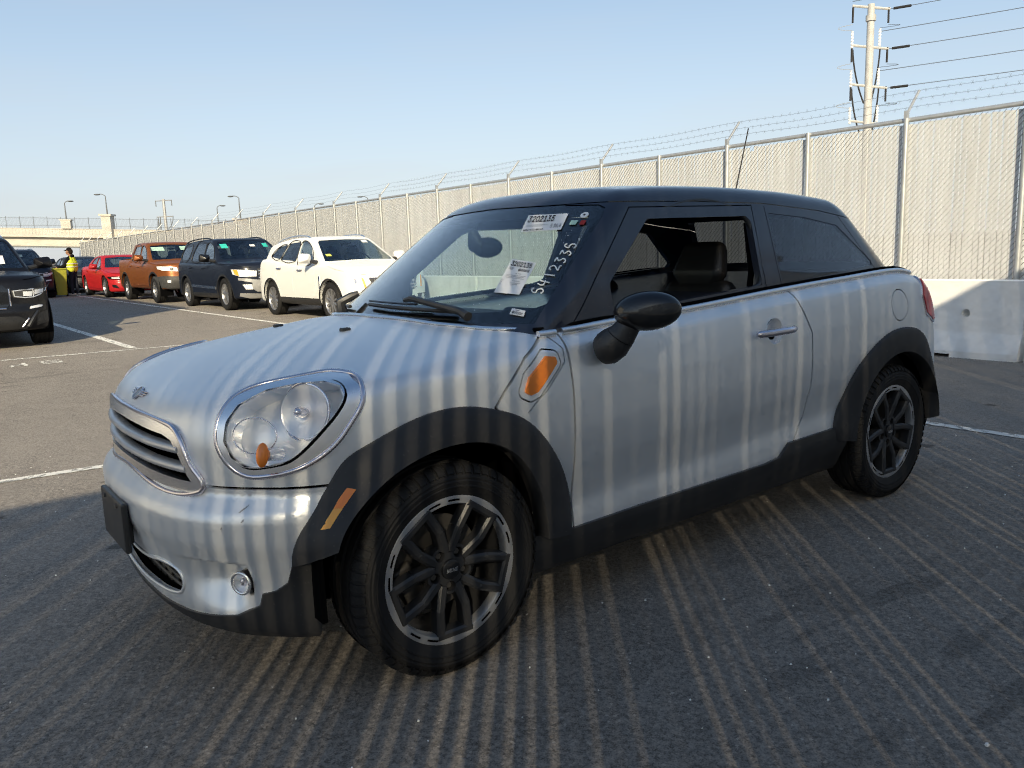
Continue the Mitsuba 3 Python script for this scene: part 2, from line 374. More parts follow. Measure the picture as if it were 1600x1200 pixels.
line(seg((6.0, -3.27), (-3.0, -2.32), 10), 0.085, 'thin white cross line meeting the front bumper of the silver car')
line(seg((-3.02, -2.3), (-2.98, 6), 10), 0.09, 'thin white line behind the rear wheel of the silver car')
def stencil(chars, x, y, h, w):
    segs = {'1': [(.4, 0, .6, 1)], '4': [(.0, .45, .9, .6), (.62, 0, .8, 1), (.0, .45, .16, 1)], '2': [(0, 0, 1, .14), (0, .86, 1, 1), (0, 0, .17, .5), (.83, .5, 1, 1), (0, .43, 1, .57)]}
    rects = []
    for i, ch in enumerate(chars):
        for (a, b, c, d) in segs[ch]:
            x0, x1 = x - (i * 1.5 + a) * w, x - (i * 1.5 + c) * w
            y0, y1 = y + b * h, y + d * h
            v = [(x0, y0), (x1, y0), (x1, y1), (x0, y1)]
            m = trimesh.Trimesh([(q[0], q[1], gz(q[1]) + 0.004) for q in v], [(0, 1, 2), (0, 2, 3)], process=False)
            if m.face_normals[0][2] < 0: m.invert()
            rects.append(m)
    k = put('stencilled_number', P(join(rects), 'line_paint')); tag(k, 'worn white stencilled digits painted on the asphalt', 'number', kind='structure')
stencil('142', 1.80, -9.62, 0.36, 0.24)

rr = np.random.default_rng(21); grit = []
for _ in range(420):
    x, y = rr.uniform(-3.0, 2.6), rr.uniform(-3.5, 2.3); s = rr.uniform(.0015, .0045) * (2.0 if rr.random() < .04 else 1)
    m = trimesh.creation.icosahedron(); m.vertices = (m.vertices * rr.uniform(.6, 1.2, 3)) * s + [x, y, gz(y) + s * .45]; grit.append(m)
put('loose_grit', P(join(grit), 'barrier_paint')); tag('loose_grit', 'pale grit scattered loosely over the asphalt', 'grit', kind='stuff')

# ------------------------------------------------------------------ far fence: steel posts, slatted chain link, barbed wire
FX, FTOP, PITCH = -6.82, 2.56, 0.059
FBOT = 0.62
POST0, PSTEP = -0.72, 1.235
tag('slatted_fence', 'long tall chain link fence with beige slats and barbed wire behind the cars', 'fence')
posts_y = [POST0 + PSTEP * 2 - PSTEP * i for i in range(44)]
post_shape = P(tube([(0, 0, 0), (0, 0, FTOP + 0.02)], 0.028, 12), 'galvanised', 40)
for i, y in enumerate(posts_y):
    put('slatted_fence__post', post_shape, T4().translate([FX + 0.05, y, 0]))
put('slatted_fence__top_rail', P(tube([(FX + 0.02, posts_y[0] + 0.5, FTOP), (FX + 0.02, posts_y[-1] - 0.5, FTOP)], 0.026, 10), 'galvanised', 40))
arm_shape = P(join([boxm((-0.02, -0.02, -0.02), (0.02, 0.02, 0.10)), tube([(0, 0, 0.06), (-0.26, 0.0, 0.34)], 0.016, 6)]), 'galvanised')
for y in posts_y[1::2]:
    put('slatted_fence__wire_arm', arm_shape, T4().translate([FX + 0.05, y, FTOP]))
def barbed(t):
    ys_ = np.arange(posts_y[0] + 0.5, posts_y[-1] - 0.5, -0.31)
    x, z = FX + 0.05 - 0.26 * t, FTOP + 0.06 + 0.28 * t
    ms = [tube([(x, a, z + 0.012 * math.sin(a * 2.6 + t)) for a in ys_], 0.0016, 4)]
    for a in np.arange(posts_y[0], -14, -0.125):
        for s in (-1, 1): ms.append(tube([(x, a - 0.012, z - 0.022 * s), (x, a + 0.012, z + 0.022 * s)], 0.0012, 3))
    return join(ms)
for t in (0.25, 0.6, 0.97):
    put('slatted_fence__barbed_wire', P(barbed(t), 'dark_wire'))
# slats: the nearest ones are parts of their own, the rest one mesh
sl_near, sl_far = [], []
y = posts_y[0] + 0.45; r = np.random.default_rng(3)
while y > posts_y[-1] - 0.4:
    w = 0.0505 + r.uniform(-0.003, 0.0045); top = FTOP - 0.045 + r.uniform(-0.008, 0.006); bend = r.normal(0, 0.0035); lean = r.normal(0, 0.0025)
    if r.random() < 0.02: top -= r.uniform(0.02, 0.06)
    V = []
    for zz, o in ((FBOT, 0), (1.6, bend), (top, lean)):
        V += [(0.004, -w/2 + o, zz), (0.005, 0 + o, zz), (0.004, w/2 + o, zz), (0, w/2 + o, zz), (0, -w/2 + o, zz)]
    F = []
    for L in (0, 5):
        for q in range(5):
            q2 = (q + 1) % 5; F += [(L+q, L+q2, L+5+q2), (L+q, L+5+q2, L+5+q)]
    F += [(10, 11, 12), (10, 12, 13), (10, 13, 14)]
    m = trimesh.Trimesh(np.array(V), np.array(F)[:, ::-1], process=False); m.apply_translation((FX, y, 0))
    (sl_near if (len(sl_near) < 110 and y < 1.2) else sl_far).append(m)
    y -= PITCH + r.uniform(-0.0012, 0.0012)
for m in sl_near: put('slatted_fence__slat', P(m, 'slat_plastic'))
k = put('slatted_fence__slat', P(join(sl_far), 'slat_plastic')); tag(k, kind='stuff')
# chain link: each wire passes in front of the slats on one diagonal only
ws = []
a = posts_y[0] + 0.5
while a > posts_y[-1] - 2.2:
    z0, z1 = FBOT, FTOP - 0.03
    ya, yb = a, a + (z1 - z0) * 0.93
    if yb > posts_y[0] + 0.5: yb, z1 = posts_y[0] + 0.5, z0 + (posts_y[0] + 0.5 - a) / 0.93
    if z1 - z0 > 0.05: ws.append(tube([(FX + 0.0105, ya, z0), (FX + 0.0105, yb, z1)], 0.0031 if a > -9 else 0.0024, 3, cap=False))
    a -= PITCH
k = put('slatted_fence__chain_link', P(join(ws), 'dark_wire')); tag(k, kind='stuff')

# ------------------------------------------------------------------ concrete barriers along the far fence
def barrier(y0, y1, lab, holes=True):
    prof = [(0, 0), (0, 0.07), (-0.09, 0.26), (-0.125, 0.795), (-0.40, 0.795), (-0.435, 0.26), (-0.53, 0.07), (-0.53, 0)]
    M = prism(Polygon(prof), 'y', y0, y1)
    M = M.transform(np.array([[1, 0, 0, 0], [0, 1, 0, 0], [0, 0, 1, 0]], float))
    if holes:
        for yy in (y0 + 0.55, y1 - 0.55):
            M = M - m3.Manifold.cylinder(0.9, 0.045, 0.045, 16).rotate([0, 90, 0]).translate([-0.8, yy, 0.46])
    for yy in (y0 + 0.9, y1 - 0.9):
        M = M - m3.Manifold.cube([1.4, 0.5, 0.07], True).translate([-0.3, yy, 0])
    M = M.refine_to_length(0.09)
    v, f = arr(M); q = v + np.array([-6.22, 0, 0])
    d = (meshkit.fbm(q * 9, 3) - 0.5) * 0.012
    edge = np.minimum(np.abs(v[:, 1] - y0), np.abs(v[:, 1] - y1)) < 0.05
    d[edge] += (meshkit.fbm(q[edge] * 30, 3, 5) - 0.6) * 0.03
    q[:, 0] += d; q[v[:, 2] < 0.01, 2] = 0
    k = put('concrete_barrier', P(trimesh.Trimesh(q, f, process=False), 'barrier_paint', 35)); tag(k, lab, 'barrier')
barrier(-3.55, -0.46, 'white painted concrete barrier with a lifting hole, just behind the tail of the silver car')
barrier(-0.40, 2.7, 'white concrete barrier at the edge of the picture, beyond the chipped joint')
for i, n in enumerate(('second', 'third', 'fourth', 'fifth')):
    barrier(-3.63 - 3.16 * (i + 1) + 0.06, -3.63 - 3.16 * i, f'white concrete barrier, {n} along the fence counted from the tail of the silver car')

# ------------------------------------------------------------------ the fence behind the photographer: its slats let the sun through in stripes
NY, NTOP = 3.22, 3.2
tag('near_fence', 'slatted chain link fence behind the viewer that throws striped shade over the silver car', 'fence')
r = np.random.default_rng(11); x = -9.0; ms = []
while x < 9.0:
    gap = float(np.clip(r.gamma(7.0, 0.00080), 0.002, 0.012)) * float(np.interp(x, [-9, 2.5, 2.9, 3.7, 4.1, 9], [0.72, 0.78, 1.95, 1.95, 1.12, 1.12]))
    if r.random() < 0.06: gap += 0.003
    w = 0.066 + r.uniform(-0.003, 0.004); ln = r.normal(0, 0.0016)
    ms.append(trimesh.Trimesh(np.array([(x, NY, 0.06), (x + w, NY, 0.06), (x + w + ln, NY, NTOP), (x + ln, NY, NTOP), (x, NY + .003, 0.06), (x + w, NY + .003, 0.06), (x + w + ln, NY + .003, NTOP), (x + ln, NY + .003, NTOP)]),
              np.array([(0, 1, 2), (0, 2, 3), (4, 6, 5), (4, 7, 6), (0, 3, 7), (0, 7, 4), (1, 6, 2), (1, 5, 6)]), process=False))
    x += w + gap
k = put('near_fence__slat', P(join(ms), 'slat_plastic_near')); tag(k, kind='stuff')
put('near_fence__top_rail', P(tube([(-9, NY + 0.03, NTOP), (9, NY + 0.03, NTOP)], 0.024, 8), 'galvanised', 40))
for x in np.arange(-8.6, 9, 2.45): put('near_fence__post', P(tube([(x, NY + 0.06, 0), (x, NY + 0.06, NTOP)], 0.03, 8), 'galvanised', 40))

# the long shed left of the frame whose shade lies over the lanes
tag('shed_building', 'tall plain stuccoed shed beside the lot that shades the lanes behind the black vehicle', 'building')
put('shed_building__wall', P(boxm((6.1, -62, 0), (16, -7.4, 6.9)), 'stucco'))
put('shed_building__roof', P(boxm((5.98, -62.1, 6.903), (16.1, -7.28, 7.08)), 'far_steel'))
for y in np.arange(-58, -10, 6.0): put('shed_building__door', P(boxm((6.06, y, 0.0), (6.097, y + 3.4, 3.6)), 'silver_plastic'))

# ------------------------------------------------------------------ road bridge, its lamps, pylons
BU = np.array([-31.0, 23.9]) / math.hypot(31.0, 23.9); B0 = np.array([-15.2, -176.2]); BN = np.array([-BU[1], BU[0]])
if BN @ np.array([1, 1]) < 0: BN = -BN
def bz(s): return -0.0495 * s
def bpt(s, n, z): q = B0 + BU * s + BN * n; return (q[0], q[1], z + bz(s))
def bbox_(s0, s1, n0, n1, z0, z1):
    V = [bpt(s, n, z) for s in (s0, s1) for n in (n0, n1) for z in (z0, z1)]
    return trimesh.Trimesh(np.array(V), np.array([[0, 1, 3], [0, 3, 2], [4, 6, 7], [4, 7, 5], [0, 4, 5], [0, 5, 1], [2, 3, 7], [2, 7, 6], [0, 2, 6], [0, 6, 4], [1, 5, 7], [1, 7, 3]]), process=False)
tag('road_bridge', 'beige concrete road bridge with a railing crossing far behind the cars', 'bridge')
S0, S1 = -60, 80
put('road_bridge__parapet', P(bbox_(S0, S1, -0.5, 0.0, 7.42, 8.5), 'bridge_concrete'))
put('road_bridge__coping', P(bbox_(S0, S1, -0.6, 0.10, 8.5, 8.62), 'bridge_concrete'))
put('road_bridge__deck', P(bbox_(S0, S1, -13, 0.0, 7.0, 7.40), 'bridge_concrete'))
put('road_bridge__girder', P(join([bbox_(S0, S1, -a - 0.6, -a, 5.35, 6.99) for a in (1.0, 4.0, 7.0, 10.0)]), 'bridge_concrete'))
put('road_bridge__soffit_shade', P(bbox_(S0, S1, -12, -0.8, 5.05, 5.33), 'far_steel'))  # dark slab below the girders: the shade under them put into its colour
put('road_bridge__baluster', P(join([bbox_(s, s + 0.22, 0.0, 0.06, 7.55, 8.42) for s in np.arange(S0, S1, 0.62)]), 'bridge_concrete')); tag('road_bridge__baluster', kind='stuff')
PS = 20.2
pil = put('road_bridge__pillar', P(join([bbox_(PS - 0.85, PS + 0.85, -0.7, 0.9, -3, 11.0), bbox_(PS - 1.15, PS + 1.15, -0.9, 1.15, 11.0, 11.35)]), 'bridge_concrete'))
put('road_bridge__pillar', P(join([bbox_(11.6, 13.4, -0.3, 0.5, 8.62, 10.1), bbox_(11.4, 13.6, -0.4, 0.6, 10.1, 10.3)]), 'bridge_concrete'))
put('road_bridge__pillar', P(join([bbox_(43.6, 46.0, -0.3, 0.5, 8.62, 10.6), bbox_(43.4, 46.2, -0.4, 0.6, 10.6, 10.9)]), 'bridge_concrete'))
rl = [tube([bpt(S0, -0.1, z), bpt(S1, -0.1, z)], 0.03, 4) for z in (9.1, 10.5)]
rl += [tube([bpt(s, -0.1, 8.6), bpt(s, -0.1, 10.75)], 0.045, 4) for s in np.arange(S0, S1, 2.55)]
rl += [tube([bpt(s, -0.1, 8.6), bpt(s, -0.1, 10.45)], 0.010, 3, cap=False) for s in np.arange(S0, S1, 0.24)]
put('road_bridge__railing', P(join(rl), 'far_steel'))
def street_lamp(s, n, base, top, arm, lab):
    k = numbered('street_lamp'); tag(k, lab, 'lamp', 'lamps on the bridge')
    b, t = np.array(bpt(s, n, base)), np.array(bpt(s, n, top)); u = np.array([BU[0], BU[1], 0]) * arm
    put(k + '__pole', P(tube([b, b + (t - b) * .5, t], [0.15, 0.11, 0.08], 6), 'far_steel', 40))
    put(k + '__arm', P(tube(smooth_path([t, t + u * .3 + [0, 0, .28], t + u * .8 + [0, 0, .42], t + u + [0, 0, .38]], 10), 0.07, 5), 'far_steel', 40))
    put(k + '__lamp_head', P(ellipsoid(t + u * 1.15 + [0, 0, .34], (0.55, 0.45, 0.14), 2), 'far_steel', True))
street_lamp(PS, 0, 11.35, 14.6, -1.3, 'dark street lamp standing on the tall bridge pillar')
street_lamp(12.5, 0, 10.3, 13.2, 1.0, 'dark street lamp left of the tall bridge pillar')
street_lamp(37.4, -9, 8.4, 13.2, 1.0, 'dark street lamp with its arm turned right, first beyond the far pylon')
street_lamp(44.8, 0, 10.9, 14.6, -1.3, 'dark street lamp on the bridge, second beyond the far pylon')
street_lamp(56.5, -9, 8.4, 13.8, 1.2, 'small dark street lamp just above the fence, second from the right end of the bridge')
street_lamp(67.0, -9, 8.4, 15.4, -1.3, 'small dark street lamp just above the fence, nearest the silver car roof')
# steel pole with cross arms and insulators, and its wires
PB = np.array([-78.7, -42.9, 0.0]); PD = np.array([-.866, -.49]); 
tag('power_pole', 'tall pale steel power pole with cross arms and insulators above the fence', 'power pole')
RT = np.array([-0.49, 0.87, 0.0]) * 1.0
RT = np.array([-0.60, 0.80, 0.0])
def pp(side, z, fwd=0.0): return PB + RT * side + np.array([0.80, 0.60, 0]) * fwd + np.array([0, 0, z])
def zpx(py): return 1.285 + (0.1235 + (190 - py) * 0.000662) * 93.0
zt = zpx(6)
put('power_pole__pole', P(tube([pp(0, 0), pp(0, zt * .5), pp(0, zt)], [0.46, 0.41, 0.33], 14), 'pole_steel', 40))
put('power_pole__collar', P(tube([pp(0, zpx(32)), pp(0, zpx(23))], [0.48, 0.48], 14), 'pole_steel', 40))
wire_ms = []
for ai, (py, up, lo) in enumerate(((11, 0, 1), (72, 1, 1), (133, 1, 1), (191, 1, 0))):
    z = zpx(py)
    put('power_pole__cross_arm', P(tube([pp(-1.75, z + 0.33), pp(1.75, z - 0.33)], 0.13, 6), 'pole_steel', 40))
    for s in (-1.68, 1.62):
        if lo: put('power_pole__insulator', P(tube([pp(s, z - 0.2 * s * .5), pp(s, z - 1.45 - 0.2 * s * .5)], [0.11, 0.11], 6), 'black_wire', 40))
        if up and (s < 0 or True):
            q = pp(s * (1 if s < 0 else .55), z); 
            put('power_pole__insulator', P(tube([q + [0, 0, i * 0.15] for i in range(12)], [0.09 + 0.07 * (i % 2) for i in range(12)], 6), 'lamp_white', 40))
    if lo and ai < 3:
        for s, sg in ((-1.68, -1), (1.62, 1)):
            a = pp(s, z - 1.6 - 0.2 * s * .5); b = pp(s * (1 if s < 0 else .55), zpx(py + 61) + 1.75)
            mid = (a + b) / 2 + RT * (1.6 if s > 0 else -1.5) * 0.9
            wire_ms.append(tube(smooth_path([a + RT * (-.5 if s < 0 else 1.6) * 0, mid, b], 12), 0.025, 3))
        if ai in (1, 2):
            for s in (-1.6, 0.95):
                put('power_pole__cable', P(tube(smooth_path([pp(s, z - .1), pp(s * .86, z - 2.0), pp(s * .25, z - 5.4)], 12), 0.085, 5), 'black_wire', 40))
put('power_pole__jumper_wire', P(join(wire_ms), 'dark_wire'))
WD = np.array([-0.36, 0.93, 0.0]); WD /= np.linalg.norm(WD)
for wi, (py, dz, s) in enumerate(((11, 0.0, 1.75), (11, 0.9, -1.75), (72, 0.0, 1.75), (72, 2.2, 0.9), (133, 0.0, 1.75), (133, 2.2, 0.9))):
    a = pp(s, zpx(py) - (0.33 if dz == 0 else -0.3) + dz * 0.5)
    k = numbered('power_line'); tag(k, ('second highest power line running off from the steel pole', 'highest power line running off from the steel pole', 'fourth highest power line running off from the steel pole', 'third highest power line running off from the steel pole', 'lowest power line running off from the steel pole', 'fifth highest power line running off from the steel pole')[wi], 'wire', 'power lines on the steel pole')
    put(k, P(tube([a + WD * d + np.array([0, 0, 0.00035 * (d - 40) ** 2 - 0.00035 * 1600 + 0.035 * d]) for d in np.linspace(0, 120, 13)], 0.03, 4), 'dark_wire'))
    if dz == 0: put('power_pole__insulator', P(tube([a + WD * 0.3, a + WD * 1.9], 0.13, 6), 'black_wire', 40))
# small far pylon beyond the bridge
tag('lattice_pylon', 'small grey power pylon standing far beyond the bridge', 'pylon')
LC = np.array([-58.5, -229.0, 0])
put('lattice_pylon__pole', P(tube([LC, LC + [0, 0, 17.8]], [0.5, 0.36], 8), 'silver_plastic', 40))
for z in (17.4, 13.2): put('lattice_pylon__cross_arm', P(tube([LC + RT * -2.6 + [0, 0, z], LC + RT * 2.6 + [0, 0, z]], 0.13, 5), 'silver_plastic'))
put('lattice_pylon__insulator', P(join([tube([LC + RT * s + [0, 0, 17.4], LC + RT * s + [0, 0, 15.9]], 0.12, 5) for s in (-2.5, 2.5)] + [tube(smooth_path([LC + RT * 2.5 + [0, 0, 13.2], LC + RT * 1.4 + [0, 0, 10.5], LC + [0, 0, 9.6]], 8), 0.10, 4)]), 'far_steel'))
put('lattice_pylon__lattice', P(join([tube([LC + RT * (-3.0 + a) + [0, 0, 4], LC + RT * (-2.2 + b) + [0, 0, 13.2]], 0.09, 4) for a, b in ((0, 0), (1.2, 0.7), (0, 0.7), (1.2, 0))]), 'far_steel'))
# ------------------------------------------------------------------ cars: shared builders
def fit_curve(s, **k): return spl(*s)
def shell_pair(f, lo, hi, step, outer=0.0, inner=-0.012):
    return mf(nets(f, lo, hi, step, outer)), mf(nets(f, lo, hi, step, inner))
def both(M): return M + M.mirror([0, 1, 0])
def ysurf(f, x, z, y0=0.2, y1=1.2):
    lo, hi = y0, y1
    for _ in range(40):
        m = (lo + hi) / 2
        if f(np.array([x]), np.array([m]), np.array([z]))[0] < 0: lo = m
        else: hi = m
    return lo
def xsurf(f, y, z, x0, x1):
    lo, hi = x0, x1
    for _ in range(40):
        m = (lo + hi) / 2
        if f(np.array([m]), np.array([y]), np.array([z]))[0] < 0: lo = m
        else: hi = m
    return lo
def zsurf(f, x, y, z0, z1):
    lo, hi = z0, z1
    for _ in range(40):
        m = (lo + hi) / 2
        if f(np.array([x]), np.array([y]), np.array([m]))[0] < 0: lo = m
        else: hi = m
    return lo
def tyre_mesh(R, w, rim, tread=True):
    """tyre with bulged sidewalls and grooves round the tread; axle along y, centred"""
    h = w / 2
    pr = [(rim - .006, -h*.78), (rim + .012, -h*.90), ((R+rim)/2, -h*1.03), (R-.028, -h*.97), (R-.010, -h*.86), (R-.001, -h*.74)]
    for g in (-.45, 0.0, .45): pr += [(R, h*(g-.09)), (R-.008, h*(g-.07)), (R-.008, h*(g+.07)), (R, h*(g+.09))]
    pr += [(R-.001, h*.74), (R-.010, h*.86), (R-.028, h*.97), (R-.033, h*.985), (R-.036, h*1.012), (R-.040, h*1.012), (R-.043, h*.995), ((R+rim)/2, h*1.03), (rim+.036, h*1.0), (rim+.034, h*1.015), (rim+.031, h*1.012), (rim+.03, h*.985), (rim+.026, h*.965), (rim + .012, h*.90), (rim - .006, h*.78)]
    return revolve(pr, 96)
def tread_blocks(R, w, n=64):
    """shoulder sipes: thin proud ribs between the grooves at both shoulders"""
    ms = []
    h = w / 2
    for k in range(n):
        a = 2 * math.pi * k / n
        for s in (-1, 1):
            pts = [(R + .0035, s*h*.58), (R + .003, s*h*.76), (R - .006, s*h*.90), (R - .022, s*h*1.0)]
            da = 0.66 * math.pi / n
            V = []
            for r_, y_ in pts:
                for b in (-da, da): V.append((r_*math.cos(a+b), y_, r_*math.sin(a+b)))
            for r_, y_ in pts:
                for b in (-da, da): V.append(((r_-.014)*math.cos(a+b), y_*.96, (r_-.014)*math.sin(a+b)))
            q = [(0,1,3,2), (2,3,5,4), (4,5,7,6)]; F = []
            for (i, j, l, m_) in q: F += [(i, j, l), (i, l, m_)]
            for e0, e1 in (((0, 2, 4, 6), 1), ((1, 3, 5, 7), -1)):
                for i in range(3):
                    A, B = e0[i], e0[i+1]; t = [(A, B, B+8), (A, B+8, A+8)]
                    F += t
            ms.append(trimesh.Trimesh(np.array(V), np.array(F), process=False))
    return join(ms)
def spoke(a, r0, r1, w0, w1, y0, y1, depth, twist=0.0):
    """one tapering spoke from radius r0 to r1; y the outer face"""
    def ring(r, w, y, aa):
        c, s = math.cos(aa), math.sin(aa); t = np.array([-s, 0, c]); o = np.array([c*r, 0, s*r])
        return [o + t*w*.5 + [0, y-.006, 0], o + t*w*.28 + [0, y, 0], o - t*w*.28 + [0, y, 0], o - t*w*.5 + [0, y-.006, 0], o - t*w*.5 + [0, y-depth, 0], o + t*w*.5 + [0, y-depth, 0]]
    return m3.Manifold.hull_points(np.array(ring(r0, w0, y0, a) + ring(r1, w1, y1, a + twist)))
def blade(p, q, w0, w1, depth, taper=1.0):
    """bar in the wheel's plane between points (x, y, z) with a bevelled outer face"""
    p, q = np.array(p, float), np.array(q, float); d = q - p; d[1] = 0; d /= np.linalg.norm(d); t = np.array([-d[2], 0, d[0]])
    def ring(o, w): return [o + t*w*.5 + [0, -.007, 0], o + t*w*.25, o - t*w*.25, o - t*w*.5 + [0, -.007, 0], o - t*w*.5 + [0, -depth, 0], o + t*w*.5 + [0, -depth, 0]]
    return m3.Manifold.hull_points(np.array(ring(p, w0) + ring(q, w1)))
def wheel_shapes(style, R, rim, w):
    """dict of parts for one wheel (axle y, outer face towards +y)"""
    h = w / 2; out = {}
    out['tyre'] = P(join([tyre_mesh(R, w, rim), tread_blocks(R, w, 60)]), 'tyre', 38)
    y0 = h * .80
    barrel = revolve([(rim, h*.72), (rim - .012, h*.55), (rim - .03, 0), (rim - .03, -h*.9), (rim, -h*.95)], 64)
    disc = revolve([(0.001, -.012), (rim*.66, -.012), (rim*.66, -.03), (0.001, -.03)], 48)
    if style == 'loop':
        lip = revolve([(rim + .006, y0 - .012), (rim + .004, y0), (rim - .002, y0 + .004), (rim - .024, y0 + .002), (rim - .029, y0 - .008), (rim - .030, y0 - .03)], 96)
        out['rim_lip'] = P(lip, 'rim_machined', 40)
        for k in range(20):
            if k % 4 not in (0, 1): continue
            a0 = 2*math.pi*k/20 + math.radians(-72 - 18*.5 + 8) ; n = 5
            pts = [((rim - .0125)*math.cos(a0 + i*.046), y0 + .0030, (rim - .0125)*math.sin(a0 + i*.046)) for i in range(n)]
            out['rim_slot_%03d' % k if k else 'rim_slot'] = P(tube(pts, .0034, 6, flat=((0, 1, 0), .5)), 'deep_black')
        sp = []
        for k in range(5):
            a = math.radians(-90 + 72*k); c, s = -math.cos(a), math.sin(a)      # image right is -x
            d = np.array([c, 0, s]); t = np.array([-s, 0, c]); rr = rim - .026
            H = d * .056
            for sg in (-1, 1):
                inn = d*.050 + t*sg*.024; mid = d*(rr*.60) + t*sg*.046; end = d*(rr - .004) + t*sg*.050
                yi, ym, ye = y0 - .010, y0 + .003, y0 + .007
                sp.append(blade(inn + [0, yi, 0], mid + [0, ym, 0], .034, .030, .042)); sp.append(blade(mid + [0, ym, 0], end + [0, ye, 0], .030, .030, .042))
                sp.append(m3.Manifold.sphere(.0150, 12).scale([1, 1.1, 1]).translate((mid + [0, ym - .014, 0]).tolist()))
            sp.append(blade(d*(rr - .004) + t*-.062 + [0, y0 + .007, 0], d*(rr - .004) + t*.062 + [0, y0 + .007, 0], .026, .026, .046))
            tb = m3.Manifold.cylinder(.05, .026, .026, 20).rotate([-90, 0, 0]).translate((d*.056 + [0, y0 - .064, 0]).tolist()); sp.append(tb)
        sp.append(m3.Manifold.cylinder(.05, .062, .054, 32).rotate([-90, 0, 0]).translate([0, y0 - .062, 0]))
        M = m3.Manifold.batch_boolean(sp, m3.OpType.Add)
        for k in range(5):
            a = math.radians(-90 + 72*k); d = np.array([-math.cos(a), 0, math.sin(a)])
            M = M - m3.Manifold.cylinder(.06, .0165, .0165, 20).rotate([-90, 0, 0]).translate((d*.056 + [0, y0 - .046, 0]).tolist())
        out['spokes'] = P(M, 'rim_black', 30)
        lugs = [m3.Manifold.cylinder(.022, .011, .010, 6).rotate([-90, 0, 0]).translate((np.array([-math.cos(math.radians(-90+72*k)), 0, math.sin(math.radians(-90+72*k))])*.056 + [0, y0 - .046, 0]).tolist()) for k in range(5)]
        for k, l in enumerate(lugs): out['lug_bolt_%03d' % k if k else 'lug_bolt'] = P(l, 'steel')
        out['hub_cap'] = P(revolve([(.032, y0 - .012), (.031, y0 - .004), (.026, y0 - .001), (.0005, y0 + .001)], 40), 'gloss_black', 40)
        out['brake_disc'] = P(disc, 'steel', 40); out['barrel'] = P(barrel, 'rim_black', 40)
        cal = hullbox((.075, -.045, -.075), (.15, .012, .075), .015)
        out['brake_caliper'] = P(cal.rotate([0, 25, 0]), 'steel', 40)
    else:
        n, mat, fw, twin = style
        out['rim'] = P(join([revolve([(rim + .004, h*.78), (rim, h*.86), (rim - .012, h*.84), (rim - .02, h*.70)], 48), barrel]), mat, 40)
        sp = [m3.Manifold.cylinder(.05, .07, .06, 24).rotate([-90, 0, 0]).translate([0, h*.70 - .05, 0])]
        for k in range(n):
            a = 2*math.pi*k/n + .3
            if twin:
                for s in (-1, 1): sp.append(spoke(a + s*.10, .04, rim - .012, fw*.7, fw*.55, h*.70, h*.78, .03, s*.06))
            else: sp.append(spoke(a, .04, rim - .012, fw, fw*1.25, h*.70, h*.78, .03))
        out['spokes'] = P(m3.Manifold.batch_boolean(sp, m3.OpType.Add), mat, 30)
        out['brake_disc'] = P(disc, 'steel', 40)
    return out
def put_wheel(car, shapes, xf, x, y, z, side, steer=0.0, extra=None):
    k = numbered(car + '__wheel')
    L = T4().translate([x, y, z]).rotate([0, 0, 1], steer)
    if side < 0: L = L @ T4().rotate([0, 0, 1], 180)
    for n, s in shapes.items(): put(k + '__' + n, s, xf @ L)
    return k
